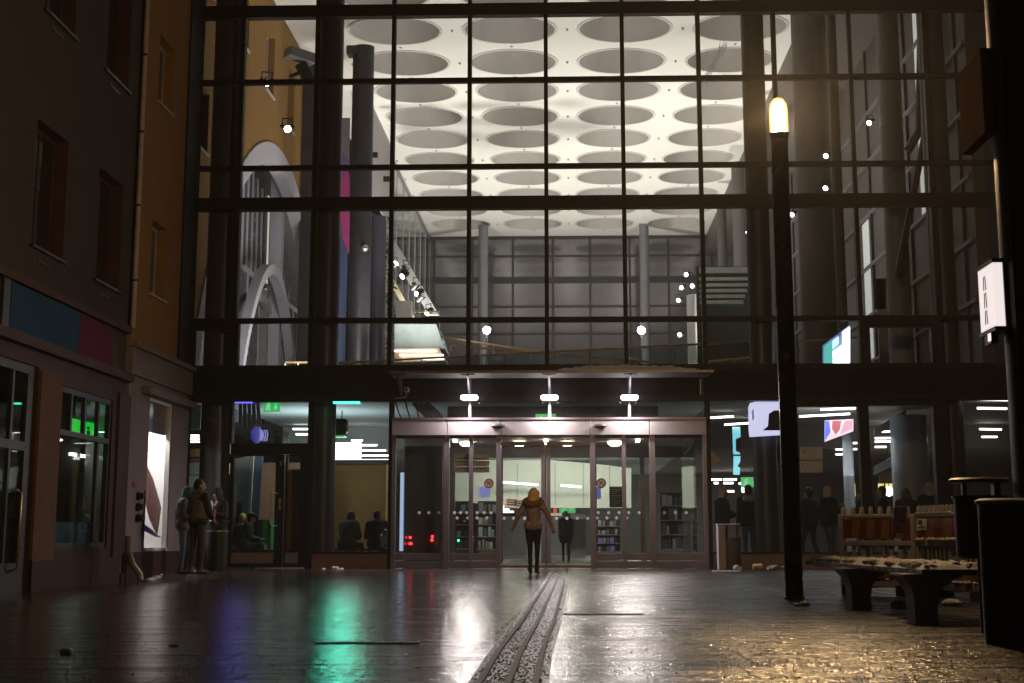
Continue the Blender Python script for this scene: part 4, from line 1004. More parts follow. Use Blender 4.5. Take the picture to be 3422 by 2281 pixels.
# vestibule behind the sliding doors
VX0,VX1=gx(925),gx(1600)
vb=thing('vestibule','glazed entrance vestibule with downlights behind the sliding doors','vestibule',(0,3,0))
B((VX0,.25,3.08),(VX1,4.6,3.5)).build('ceiling_panel',mat('vestibule_ceiling',(.5,.43,.40),.5),vb)
B((VX0,4.5,2.80),(VX1,4.7,3.08)).build('inner_header',M['frame2'],vb)
for x in (1040,1150,1250,1365,1475):
    c=at(x,1100,4.6);B((c.x-.06,4.52,0),(c.x+.06,4.68,2.80)).build('inner_post',M['frame2'],vb)
xx=[at(v,1100,4.6).x for v in (935,1040,1150,1250,1365,1475,1590)]
for a,b_ in zip(xx,xx[1:]): B((a+.06,4.59,0),(b_-.06,4.61,2.80)).build('inner_glass',M['paned'],vb)
B((xx[0],4.5,0),(xx[1]-.06,4.7,.25)).build('inner_plinth',M['frame2'],vb)
for x in (VX0,VX1-.05): B((x,.25,0),(x+.05,4.5,3.08)).build('side_glass',M['paned'],vb)
for k,(x,lab) in enumerate(((1072,''),(1193,''),(1303,''),(1412,''))):
    c=at(x,1018,2.2);MB().lathe([(.03,-.10),(.11,-.09),(.165,-.045),(.175,0)],(c.x,2.2,3.075),20).build('downlight',emit('downlight',(1,.86,.62),25) if k==0 else bpy.data.materials['downlight'],vb)
    lamp('downlight_light','SPOT',(c.x,2.2,3.03),60,(1,.80,.62),.1,target=(c.x,2.2,0),spot=140,blend=.8)
c=at(1252,1003,1.2);MB().box((c.x-.04,1.0,c.z-.18),(c.x+.08,1.4,c.z+.1)).build('lamp_box',M['linear'],vb)
for x in (1045,1465): c=at(x,1005,1.0);MB().box((c.x-.05,.9,c.z-.1),(c.x+.05,1.3,c.z+.1)).build('lamp_box',M['linear'],vb)
# dark ducts above the vestibule
dk=thing('roof_ducts','dark ducts and pale cables on top of the vestibule','ducts',(0,2,3.5))
B((at(1030,940,2).x,1.6,3.52),(at(1510,940,2).x,3.4,3.93)).build('duct_box',mat('duct_dark',(.06,.055,.065),.4,.2),dk,bevel=.03)
q=MB()
for k in range(3):
    x=950+k*14;q.tube([at(x,925,1.2),at(x+22,945,1.2),at(x+36,960,1.2)],.07,8)
q.build('duct_pipe',M['grey'],dk,smooth=40)
q=MB()
for k in range(3): q.tube([at(908+k*22,920,.6),at(915+k*22,945,.7),at(922+k*20,960,.6)],.018,6)
q.build('cable',M['blackm'],dk,smooth=True)
def exit_sign(x,y,Y,w_,h_,label,st=1.3):
    c=at(x,y,Y);t=thing('exit_sign',label,'exit sign',tuple(c),'green exit signs')
    B((c.x-w_,Y,c.z-h_),(c.x+w_,Y+.06,c.z+h_)).build('sign_face',M['exitg'],t)
    q=MB();s=h_
    X,Z=c.x-w_*.45,c.z
    q.box((X-.12*s,Y-.008,Z-.35*s),(X+.18*s,Y-.003,Z+.3*s));q.bar((X+.1*s,Y-.005,Z-.3*s),(X+.45*s,Y-.005,Z-.8*s),.01,.22*s).bar((X-.05*s,Y-.005,Z-.3*s),(X-.45*s,Y-.005,Z-.65*s),.01,.2*s).bar((X+.15*s,Y-.005,Z+.25*s),(X+.55*s,Y-.005,Z),.01,.16*s).bar((X-.05*s,Y-.005,Z+.25*s),(X-.45*s,Y-.005,Z+.05*s),.01,.16*s)
    q.ball((X+.15*s,Y-.005,Z+.6*s),(.2*s,.01,.2*s),10,6)
    X2=c.x+w_*.5;q.bar((X2,Y-.005,Z+.55*s),(X2,Y-.005,Z-.2*s),.01,.22*s);q.prism([(X2-.4*s,Y-.008,Z-.1*s),(X2+.4*s,Y-.008,Z-.1*s),(X2,Y-.008,Z-.6*s)],(0,.005,0))
    q.build('pictogram',M['exitw'],t)
    return t
M['exitg']=emit('exit_green',(.0,.5,.09),.9);M['exitw']=emit('exit_white',(.45,.9,.55),.7)
exit_sign(624,933,.5,.20,.13,'green exit sign above the exit door in the left bay')
exit_sign(1303,1166,26,.32,.2,'small green exit sign deep inside beyond the doors')
exit_sign(1253,956,1.4,.25,.06,'green exit sign low above the middle of the door header')
exit_sign(1722,1107,28,.35,.2,'small green exit sign under the far line lamps')
exit_sign(1945,936,5.2,.2,.06,'slim green sign beside the line lamp on the right')
# LED strips in the window heads (they streak the wet paving)
M['ledg']=emit('green_led',(.02,1,.45),5);M['ledb']=emit('blue_led',(.10,.08,1),2);M['ledv']=emit('violet_led',(.35,.05,1),3)
a=gx(768,921);b_=gx(828,921)
gl_=tag(B((a,-.20,ZB-.075),(b_,-.13,ZB-.033)).build('led_strip',M['ledg']),'glowing green light strip at the head of the bay left of the doors','light strip')
tag(B((gx(537),-.20,ZB-.06),(gx(578),-.14,ZB-.034)).build('led_strip',M['ledb']),'glowing blue light strip at the head of the exit door bay','light strip')
lamp('green_led_light','AREA',((a+b_)/2,-.24,ZB-.1),1.15,(.05,1,.66),(.40,.2),target=((a+b_)/2,-24,0),spread=R(34))
lamp('blue_led_light','AREA',(gx(557),-.24,ZB-.1),.22,(.16,.12,1),(.25,.14),target=(gx(557),-24,0),spread=R(30))
# left bays: room contents
c=at(770,970,6)
B_=MB();q0=at(768,1016,3);q1=at(829,1054,3)
tag(B((q0.x,3,q1.z),(q1.x,3.05,q0.z)).build('glowing_light_box',emit('white_lit_panel',(1,.95,.95),3.4)),'big glowing white panel in the bay left of the doors','lit panel')
bl=at(785,980,3);bt=thing('pendant_box','dark hanging loudspeaker box above the glowing white panel','loudspeaker',tuple(bl))
MB().box((bl.x-.26,2.8,bl.z-.22),(bl.x+.14,3.2,bl.z+.2)).build('body',M['blackm'],bt,bevel=.04)
B((bl.x-.28,2.75,bl.z-.27),(bl.x+.1,3.2,bl.z-.24)).build('green_edge',M['exitg'],bt)
MB().tube([(bl.x,3,bl.z+.2),(bl.x,3,3.94)],.015,6).build('hanger',M['steel'],bt)
a=at(768,1066,5);b2=at(884,1300,5)
wb=thing('wood_partition','brown board partition behind the seated pair, edged with pale wood','partition',((a.x+b2.x)/2,5,0))
B((a.x-.6,5,0),(b2.x,5.1,a.z)).build('board',M['ochreboard'],wb)
B((a.x-.6,4.95,a.z),(b2.x+.1,5.15,a.z+.12)).build('top_rail',M['dgrey'],wb)
B((b2.x,4.96,0),(b2.x+.12,5.12,a.z)).build('edge_post',M['wood'],wb)
a=at(590,1062,4.5);b2=at(712,1300,4.5)
wb=thing('brown_partition','reddish brown board partition behind the exit door','partition',((a.x+b2.x)/2,4.5,0))
B((a.x+.05,4.5,0),(b2.x+.6,4.6,a.z)).build('board',M['chip'],wb)
B((a.x+.7,4.42,a.z-.02),(a.x+.85,4.5,a.z+.8)).build('post',M['plasticw'],wb)
B((at(661,1080,.6).x,.5,at(661,1263,.6).z),(at(691,1080,.6).x,.56,at(661,1078,.6).z)).build('inner_board',M['ochreboard'],wb)
pl=thing('inner_doorway','pale teal door with dark handle plate, leaning view left of the exit door','door',tuple(at(560,1260,3)))
MB().prism([at(533,1055,3),at(578,1045,3),at(567,1230,3),at(533,1240,3)],(0,.06,0)).build('door_panel',M['teal'],pl)
MB().prism([at(576,1047,2.95),at(583,1047,2.95),at(571,1240,2.95),at(565,1240,2.95)],(0,.08,0)).build('door_edge',M['white'],pl)
MB().prism([at(545,1155,2.93),at(554,1154,2.93),at(551,1200,2.93),at(542,1200,2.93)],(0,.05,0)).build('handle_plate',M['dgrey'],pl)
MB().prism([at(584,1045,3.1),at(604,1045,3.1),at(590,1240,3.1),at(572,1240,3.1)],(0,.1,0)).build('blue_jamb',mat('blue_grey_jamb',(.08,.13,.2),.5),pl)
gb=thing('green_box','green cardboard box standing behind the exit door glass','box',tuple(at(600,1262,2)))
a=at(594,1193,2);b2=at(621,1264,2)
B((a.x,2,0.2),(b2.x,2.5,a.z)).build('box_body',mat('green_card',(.06,.42,.14),.5),gb)
B((a.x-.25,2.05,.2),(a.x-.01,2.5,a.z-.02)).build('box_side',mat('green_card_shaded',(.03,.22,.07),.5),gb)  # darker copy of the green puts the side's shade into its colour
B((a.x+.1,1.985,.35),(a.x+.26,1.998,.55)).build('paper_label',M['white'],gb)
cu=thing('white_curtain','hanging pale vertical blind slats above the exit door','curtain',tuple(at(565,985,3)))
for k in range(5):
    x=548+k*10;MB().prism([at(x,922,3),at(x+8,922,3),at(x+8+k,978,3),at(x+k*.6,978,3)],(0,.03,0)).build('slat',M['plasticw'],cu)
bl=at(590,998,2);bs_=thing('blue_lamp_sign','blue glowing sign with pale script above the exit door','sign',tuple(bl))
MB().lathe([(.05,-.22),(.14,-.1),(.16,.05),(.08,.2)],tuple(bl),12).build('glow_shape',emit('blue_glow',(.04,.05,.6),.4),bs_)
q=MB()
for k in range(4): 
    c=at(598+k*5,998,1.9);q.tube([(c.x,1.9,c.z-.16),(c.x+.02,1.9,c.z+.02),(c.x-.01,1.9,c.z+.12)],.014,6)
q.build('script_stroke',emit('pale_blue_script',(.4,.42,1),.6),bs_)
# narrow pane by the wall: shelf with coloured boxes
sh=thing('display_shelf','tall lit shelf with pale boxes behind the narrow left pane','shelf',tuple(at(445,1110,4)))
for k,(y0,y1,m) in enumerate(((930,985,'teal'),(1030,1048,'wood'),(1052,1060,'chip'),(1062,1090,'teal'),(1092,1118,'white'))):
    a,b2=depthbox(428,y0,462,y1,4,.3);B(a,b2).build('shelf_box',M[m],sh)
# large bulkhead and deep hall beyond the doors
bk=thing('white_bulkhead','wide pale curved bulkhead high inside beyond the doors','bulkhead',tuple(at(1290,1110,20)))
pts=[(1040,1062),(1150,1052),(1260,1056),(1360,1064),(1450,1075),(1450,1166),(1250,1166),(1150,1160),(1040,1150)]
MB().prism([at(x,y,20) for x,y in pts],(0,.6,0)).build('panel',mat('pale_bulkhead',(.55,.56,.50),.55,var=.03),bk)
q=MB()
for x in (1188,1275,1340,1400): q.box((at(x,1100,20).x-.01,19.985,at(x,1160,20).z),(at(x,1100,20).x+.01,19.998,at(x,1062,20).z))
q.build('joint',M['grey'],bk)
def lin2(x0,y0,x1,y1,Y,l): linear(x0,y0,x1,y1,Y,l,'line lamps beyond the doors',th=.07)
lin2(1152,1107,1236,1113,19,'long white line lamp left of the walking woman\'s head')
lin2(1288,1114,1335,1118,19,'white line lamp on a track right of the walking woman\'s head')
for x0,x1,y in ((1160,1185,1097),(1075,1100,1098),(1075,1108,1104),(1075,1095,1091),(1152,1180,1175),(1142,1170,1170)): lin2(x0,y,x1,y,24,'small white line lamp left beyond the doors')
lamp('bulkhead_light','AREA',(0,16.5,3.2),260,(1,.93,.80),(6,.4),target=(0,20,2.6))
# far end wall of the hall with shop colours
fw=thing('hall_end_wall','dim brown end wall deep inside the ground floor hall','wall',(0,34,0))
B((XL,34,-.05),(24,34.2,3.5)).build('wall_panel',mat('dim_brown_wall',(.10,.072,.062),.6,var=.2),fw)
for a_,b_,y0,y1,m in ((1145,1190,1150,1180,'brick_orange'),(1262,1300,1180,1290,'warm_grey_panel'),(1310,1345,1180,1290,'warm_grey_panel'),(1150,1250,1185,1290,'warm_grey_panel'),(1100,1138,1190,1290,'chip')):
    if m not in M: M[m]=mat(m,(.35,.20,.14) if 'brick' in m else (.27,.22,.20),.5)
    a,b2=depthbox(a_,y0,b_,y1,33.7,.2);B(a,b2).build('wall_block',M[m],fw)
def lit(name,x0,y0,x1,y1,Y,m,label,cat):
    a,b2=depthbox(x0,y0,x1,y1,Y,.05);return tag(B(a,b2).build(name,m),label,cat)
lit('info_screen',1100,1117,1125,1142,8,emit('lavender_screen',(.28,.28,.75),.8),'small lavender screen behind the left sliding panel','screen')
lit('red_sign',1271,1163,1279,1182,25,emit('red_sign',(1,.03,.02),.9),'small red lit sign beyond the doors, right of the woman','sign')
lit('orange_sign',1262,1178,1290,1184,24.5,emit('cream_sign',(1,.75,.5),.7),'tiny cream lit sign strip under the red sign','sign')
lit('info_board',1400,1117,1438,1165,5.5,mat('dark_board',(.03,.035,.06),.4),'dark notice board with pale lines behind the right sliding panel','board')
q=MB()
for k in range(9): 
    c=at(1404+(k%3),1124+k*4.4,5.46);q.box((c.x,5.47,c.z-.006),(c.x+.32-.1*(k%3),5.475,c.z+.006))
tag(q.build('board_text',M['dot']),'pale lines of text on the dark notice board','lettering')
lit('blue_notice',1367,1118,1380,1146,5.4,emit('blue_notice',(.12,.11,.55),.7),'small blue notice left of the dark notice board','notice')
rng_=random.Random(21)
def shelf(x0,x1,y0,y1,Y,label,mats):
    a,b2=depthbox(x0,y0,x1,y1,Y,.4);t=thing('shop_shelf',label,'shelf',((a[0]+b2[0])/2,Y,0))
    B((a[0],Y+.3,max(0,a[2])),(b2[0],Y+.36,b2[2])).build('back_panel',M['dgrey'],t)
    n=4
    for i in range(n):
        z=a[2]+(b2[2]-a[2])*i/n;B((a[0],Y,z),(b2[0],Y+.3,z+.03)).build('board',M['steel'],t)
        q=MB();x=a[0]+.04
        mi=0
        while x<b2[0]-.1:
            w_=rng_.uniform(.06,.16);h=(b2[2]-a[2])/n*rng_.uniform(.45,.8);q.box((x,Y+.05,z+.03),(x+w_,Y+.25,z+.03+h),rng_.randrange(len(mats)));x+=w_+rng_.uniform(.01,.06)
        q.build('goods',[M[m] for m in mats],t)
shelf(1046,1080,1150,1262,13,'shop shelf with small mixed goods left beyond the sliding panel',['red','white','amber','bnavy','grey'])
shelf(1096,1138,1150,1262,16,'shop shelf with pale goods beyond the second sliding panel',['white','grey','teal','wood','plasticw'])
shelf(1372,1424,1190,1268,18,'low shop shelf with dark goods right beyond the doors',['grey','dgrey','browngrey','bpur'])
shelf(1520,1600,1130,1262,12,'shop shelf seen through the far right door panel',['grey','white','bgrey','dgrey'])
M['pinkboard']=mat('pinkish_board',(.50,.33,.26),.6)
a,b2=depthbox(1152,1143,1200,1166,18,.08);t=thing('menu_board','pinkish board with rows of dark print left of the walking woman','board',tuple(at(1176,1155,18)))
B(a,b2).build('board',M['pinkboard'],t);q=MB()
for k2 in range(6):
    c=at(1164+(k2%2)*18,1147+k2*2.6,17.97);q.box((c.x,17.975,c.z-.02),(c.x+.35,17.99,c.z+.01))
q.build('print_line',M['dgrey'],t)
lit('glow_globe',1152,1160,1158,1178,17,emit('white_blob_lamp',(1,.97,.95),2.2),'small white glowing lamp at the edge of the left sliding leaf','lamp')
a,b2=depthbox(1210,1190,1250,1285,22,.2)
tag(B(a,b2).build('grey_cabinet',mat('cabinet_grey',(.30,.30,.29),.5)),'pale grey cabinet deep inside behind the walking woman','cabinet')
a,b2=depthbox(1310,1192,1345,1283,24,.2)
tag(B(a,b2).build('tan_cabinet',mat('cabinet_tan',(.34,.27,.23),.5)),'tan cabinet deep inside right of the masked man','cabinet')
# no entry style round stickers on inner glass
def sticker(x,y,label):
    c=at(x,y,4.55);t=thing('round_sign',label,'sign',tuple(c),'round red bordered door signs')
    MB().tube([(c.x,4.55,c.z),(c.x,4.57,c.z)],.13,20).build('red_ring',M['stred'],t)
    MB().tube([(c.x,4.54,c.z),(c.x,4.549,c.z)],.095,20).build('white_disc',M['stwhite'],t)
    MB().bar((c.x-.07,4.536,c.z+.07),(c.x+.07,4.536,c.z-.07),.004,.022).build('red_bar',M['stred'],t)
    MB().bar((c.x-.05,4.538,c.z-.02),(c.x+.03,4.538,c.z+.03),.003,.03).build('pictogram',M['blackm'],t)
M['stred']=mat('sticker_red',(.6,.05,.04),.5);M['stwhite']=mat('sticker_white',(.85,.82,.8),.5)
sticker(1123,1110,'round red bordered sign on the inner glass, left one');sticker(1381,1109,'round red bordered sign on the inner glass, right one')
# white notice sheets on the left sliding panel
nt_=thing('paper_notice','white paper notices stuck across the left sliding panel','notice',tuple(at(1080,1065,.2)))
for a_,b_,y0,y1 in ((1042,1124,1042,1056),(1042,1124,1058,1070),(1042,1124,1071,1085)):
    a,b2=depthbox(a_,y0,b_,y1,.15,.01);B(a,b2).build('sheet',M['stwhite'],nt_)
q=MB()
for k in range(4):
    c=at(1046,1052+k*8,.14);q.box((c.x,.138,c.z-.012),(c.x+.75,.142,c.z+.004))
q.build('print_line',M['dgrey'],nt_)
# little red and green indicator lights in the dark left side panel
ind=MB();ing=MB()
for x,y in ((942,1234),(944,1248),(993,1232),(992,1240),(1084,1232)): c=at(x,y,1.5);ind.ball(tuple(c),.035,8,6)
for x,y in ((1053,1241),(1030,1190)): c=at(x,y,1.5);ing.ball(tuple(c),.03,8,6)
gt=thing('turnstile_lights','small red and green indicator lights low behind the side panel','indicator lights',tuple(at(965,1240,1.5)))
ind.build('red_light',emit('red_led',(1,.02,.03),5),gt);ing.build('green_light',emit('green_led2',(.05,.9,.4),4),gt)
B((at(930,1200,1.7).x,1.65,0),(at(1015,1200,1.7).x,1.8,2.95)).build('dark_panel',mat('dark_side_panel',(.045,.04,.042),.4),gt)
B((at(920,1060,1.5).x,1.5,.4),(at(929,1060,1.5).x,1.55,2.3)).build('lit_edge',emit('cool_lit_edge',(.5,.65,1),.8),gt)
# right bays: portrait screen, arrow sign, red screen, notices, yellow shop
ps=thing('portrait_screen','rounded pale violet hanging screen showing a dark head, half behind the lamp post','screen',tuple(at(1760,960,.2)))
pts=[(1720,990),(1719,935),(1723,925),(1735,922),(1805,922),(1805,998),(1722,1003)]
MB().prism([at(x,y,.2) for x,y in pts],(0,.06,0)).build('screen_face',emit('violet_white_screen',(.72,.72,1),.95),ps)
MB().prism([at(x,y,.18) for x,y in ((1752,988),(1764,978),(1766,950),(1778,942),(1800,942),(1800,988))],(0,.015,0)).build('dark_head',mat('head_dark',(.01,.01,.012),.6),ps)
poly([(1726,945),(1731,936),(1733,960),(1728,968)],.18,emit('violet_mark',(.3,.28,.6),.6),'picture_detail',ps,.015)
ar=thing('arrow_sign','beige diamond arrow sign on the glass right of the doors','sign',tuple(at(1645,1055,.15)))
poly([(1632,1033),(1655,1055),(1632,1077)],.10,mat('beige_sign',(.62,.47,.33),.5),'diamond',ar,.02);poly([(1633,1046),(1642,1055),(1633,1064)],.125,M['stwhite'],'arrow',ar,.01)
cy_=thing('cyan_display','narrow cyan lit display panels in the dark right bay','display',tuple(at(1690,1030,9)))
M['cyan']=emit('cyan_display',(.12,.62,.75),1.0)
poly([(1682,980),(1700,980),(1701,1003),(1690,1008),(1690,1035),(1700,1040),(1700,1043),(1684,1043)],9,'cyan','lit_face',cy_);poly([(1685,1047),(1701,1047),(1700,1060),(1694,1070),(1700,1075),(1699,1090),(1684,1090)],9,'cyan','lit_face',cy_)
poly([(1692,1010),(1702,1008),(1702,1034),(1692,1032)],8.97,M['blackm'],'picture_detail',cy_)
rs=thing('picture_screen','tilted bright red, white and blue picture screen in the right bay','screen',tuple(at(1927,990,4)))
poly([(1895,965),(1960,962),(1960,990),(1895,1014)],4,emit('screen_white',(1,.75,.85),1.1),'screen_face',rs,.08)
poly([(1895,966),(1905,966),(1908,992),(1895,1012)],3.97,emit('screen_blue',(.08,.12,.9),1.6),'picture_area',rs);poly([(1912,966),(1932,966),(1930,985),(1920,998),(1911,985)],3.97,emit('screen_red',(.75,.09,.13),1.0),'picture_area',rs);poly([(1940,966),(1958,964),(1958,985),(1928,998)],3.96,emit('screen_pink',(.95,.45,.55),1.1),'picture_area',rs)
nn=thing('window_notice','two pale notice panels behind the glass right of the lamp post','notice',tuple(at(1862,1055,.6)))
for y0,y1 in ((1026,1055),(1058,1085)): a,b2=depthbox(1838,y0,1889,y1,.5,.02);B(a,b2).build('panel',mat('notice_grey',(.75,.68,.68),.5) if y0==1026 else bpy.data.materials['notice_grey'],nn)
def text(body,loc,size,m,par,rot=(R(90),0,0),name='lettering',ext=.002):
    cu=bpy.data.curves.new(name,'FONT');cu.body=body;cu.size=size;cu.extrude=ext;cu.align_x='LEFT';cu.materials.append(m)
    o=bpy.data.objects.new(name,cu);COL.objects.link(o);bpy.context.view_layer.update();me=bpy.data.meshes.new_from_object(o);bpy.data.objects.remove(o);me.name=name
    o=bpy.data.objects.new(name,me);COL.objects.link(o);o.location=loc;o.rotation_euler=rot
    if par is not None: o.parent=par;o.matrix_parent_inverse=Matrix.Translation(-world_loc(par))
    return o
c=at(1841,1041,.48);text('N',(c.x,.485,c.z),.13,M['dgrey'],nn);c=at(1841,1071,.48);text('I',(c.x,.485,c.z),.13,M['dgrey'],nn)
ys=thing('yellow_sign','square yellow lit sign with dark script deep in the right bay','sign',tuple(at(2040,1124,16)))
M['ylit']=emit('yellow_lit',(1,.78,.0),.85)
poly([(2017,1110),(2030,1110),(2030,1140),(2017,1140)],16,'ylit','side_face',ys);poly([(2034,1109),(2064,1109),(2064,1138),(2034,1138)],16,'ylit','front_face',ys)
q=MB()
for k in range(4): q.tube([at(2040+k*5,1122,15.97),at(2042+k*5,1117,15.97),at(2043+k*5,1122,15.97)],.02,6)
q.build('script',M['blackm'],ys)
lit('yellow_bar',1958,1110,1964,1140,15,M['ylit'],'narrow upright yellow lit bar beside the grey column','sign')
for x,y,l in ((2042,1128,'round lamp glowing before the yellow sign'),(2069,1120,'round lamp hanging right of the yellow sign')):
    c=at(x,y,14);t=thing('globe_lamp',l,'lamp',tuple(c),'round warm lamps');MB().ball(tuple(c),(.13,.13,.16),12,8).build('globe',emit('warm_globe',(1,.8,.55),6) if x==2042 else bpy.data.materials['warm_globe'],t,smooth=True)
    MB().tube([c+Vector((0,0,.15)),(c.x,c.y,3.44)],.012,6).build('cord',M['blackm'],t)
column(2070+22,5.5,82,0,3.95,M['grey'],'thick grey ground floor column inside the right bay',y=1100,group='ground floor columns')
column(1950,7,24,0,3.95,M['grey'],'slim grey ground floor column left of the mullion',y=1100,group='ground floor columns')
a,b2=depthbox(1765,1020,1800,1300,3.5,.3);tag(B(a,b2).build('brown_partition',M['browngrey']),'brown panel behind the glass left of the lamp post','panel')
rl_=thing('shop_ceiling_beam','dark sloping ceiling beam with panels in the right bay','beam',tuple(at(2050,1050,9)))
poly([(2010,1070),(2085,1030),(2085,1052),(2010,1090)],9,mat('beam_grey',(.16,.15,.15),.5),'beam',rl_,.3);poly([(2010,985),(2082,940),(2082,962),(2010,1000)],6,bpy.data.materials['beam_grey'],'beam',rl_,.3)
poly([(2020,1075),(2080,1045),(2080,1110),(2020,1110)],10,mat('shop_brown',(.14,.09,.06),.5),'shop_front',rl_,.1)
# added area lights: soft fill and bounce standing in for the hall lamps
for x,Y,e in ((-7.3,3.0,32),(-4.6,3.2,16),(-5,14,70),(6,7,50),(8.8,6,60),(2,28,420),(12,14,70)): lamp('hall_fill_light','AREA',(x,Y,3.4),e,(.95,1,.95),(2.5,.3),target=(x,Y,0))
lamp('slab_bounce','AREA',(-7,6,2.4),90,(.85,1,1),(2.,2.),target=(-7,6,5))
lamp('slab_bounce','AREA',(7,6,2.4),40,(.85,1,1),(2.,2.),target=(7,6,5))
# ---------------------------------------------------------------- lamp post
lp0=gnd(1824,1375);ztop=lp0.z+.7+(1236-225)*(lp0.y+CAMD)/3779*1.0
zl=at(1790,309,lp0.y).z;zt=at(1788,224,lp0.y).z
lpx=(at(1790,309,lp0.y).x+at(1824,1370,lp0.y).x)/2
LP=thing('street_lamp','tall dark cylindrical street lamp with a glowing glass head','street lamp',(lpx,lp0.y,0))
MB().lathe([(.125,0),(.125,.02),(.108,.03),(.106,zl-.06),(.116,zl-.05),(.116,zl)],(lpx,lp0.y,0),28).build('post',mat('lamp_post_paint',(.030,.024,.022),.28,.3,var=.2),LP,smooth=40)
MB().box((lpx-.05,lp0.y-.112,.55),(lpx+.05,lp0.y-.09,.95)).build('service_hatch',M['black'],LP,bevel=.004)
M['lampy']=emit('lit_lamp_core',(1,.63,.29),3000)
M['lampo']=None
def lampshell():
    m=bpy.data.materials.new('amber_lamp_glass');m.use_nodes=True;nt=m.node_tree;nt.nodes.clear();N=nt.nodes.new;L=nt.links.new
    o=N('ShaderNodeOutputMaterial');t=N('ShaderNodeBsdfTransparent');e=N('ShaderNodeEmission');e.inputs[0].default_value=(1,.50,.10,1);e.inputs[1].default_value=5
    mx=N('ShaderNodeMixShader');mx.inputs[0].default_value=.3;L(t.outputs[0],mx.inputs[1]);L(e.outputs[0],mx.inputs[2]);L(mx.outputs[0],o.inputs[0]);return m
LG=MB().lathe([(.108,zl),(.115,zl+.04),(.115,zt-.16),(.10,zt-.08),(.06,zt-.02),(.0,zt)],(lpx,lp0.y,0),24).build('lamp_glass',lampshell(),LP,smooth=40)
MB().lathe([(.04,zl+.01),(.082,zl+.03),(.085,zt-.17),(.07,zt-.1),(.03,zt-.05)],(lpx,lp0.y,0),20).build('lamp_core',M['lampy'],LG,smooth=40)
MB().lathe([(.122,zl-.02),(.122,zl+.02)],(lpx,lp0.y,0),24).build('collar',M['black'],LP,smooth=40)
# ---------------------------------------------------------------- bench
bn_=thing('bench','slatted bench on two flared concrete legs, its seat covered in wet snow','bench',(3.1,-22.6,0))
def benchleg(x,y):
    b=MB();L=[(0,-.105,.085,.20),(.12,-.105,.085,.20),(.24,-.11,.10,.22),(.31,-.13,.15,.27),(.36,-.16,.24,.33),(.385,-.19,.30,.36),(.405,-.19,.30,.36)]
    vs=[]
    for z,xa,xb,hy in L: vs+=[(x+xa,y-.17,z),(x+xb,y-.17,z),(x+xb,y-.17+hy*1.7,z),(x+xa,y-.17+hy*1.7,z)]
    fs=[(3,2,1,0),tuple(len(vs)-4+k for k in range(4))]
    for i in range(len(L)-1):
        for k in range(4): fs.append((i*4+k,i*4+(k+1)%4,i*4+4+(k+1)%4,i*4+4+k))
    return b.add(vs,fs).build('leg',M['concrete'],bn_)
benchleg(2.975,-25.05);benchleg(2.90,-22.35)
def seatx(y): t=(y+25.3)/5.4; return 2.93-.23*t+.05*math.sin(t*3.1)
q=MB();y=-25.3;k=0;snowpts=[]
while y<-19.95:
    yn=y+.285;x0,x1=seatx(y),seatx(yn);zz=.405;wd=.60
    q.prism([(x0,y,zz),(x0+wd,y,zz),(x1+wd,yn,zz),(x1,yn,zz)],(0,0,.042));y=yn+.014
q.build('seat',mat('wet_dark_wood',(.055,.035,.025),.35,var=.3,scale=6),bn_,bevel=.008)
q=MB();q.bar((seatx(-25.2)+.1,-25.2,.397),(seatx(-20)+.1,-20,.397),.05,.014).bar((seatx(-25.2)+.5,-25.2,.397),(seatx(-20)+.5,-20,.397),.05,.014);q.build('seat_frame',M['black'],bn_)
def snowsheet(name,label,fx0,fx1,y0,y1,z,hh,nx,ny,seed,thr=.0,group=None):
    from mathutils import noise
    b=MB();vs=[];ok=[]
    for j in range(ny+1):
        for i in range(nx+1):
            y=y0+(y1-y0)*j/ny;x=fx0(y)+(fx1(y)-fx0(y))*i/nx
            e=min(i,nx-i,j,ny-j);e=min(1,e/2.0)
            n_=noise.noise((x*6+seed,y*6,seed))*.5+.5;n2=noise.noise((x*19+seed,y*19,3))
            h=hh*e*(.35+.9*n_+.45*n2);vs.append((x,y,z+max(-.004,h-thr)))
    w_=nx+1
    b.add(vs,[(j*w_+i,j*w_+i+1,(j+1)*w_+i+1,(j+1)*w_+i) for j in range(ny) for i in range(nx)])
    return tag(b.build(name,M['snow'],smooth=True),label,'snow',group)
snowsheet('snow','lumpy wet snow covering the bench seat',lambda y:seatx(y)-.005,lambda y:seatx(y)+.60,-25.29,-20,.4475,.06,26,150,2,.012)
b=MB();rng=random.Random(12)
for k in range(170):
    y=-25.25+5.2*rng.random()**1.1;u=rng.choice((rng.uniform(.0,.12),rng.uniform(0,.6)));r=rng.uniform(.014,.045)
    b.ball((seatx(y)+u,y,.455+r*.5),(r*rng.uniform(.8,1.5),r*rng.uniform(.8,1.6),r*rng.uniform(.6,.9)),7,5)
tag(b.build('snow',M['snow'],smooth=True),'loose clumps of snow scattered on top of the bench','snow',kind='stuff')
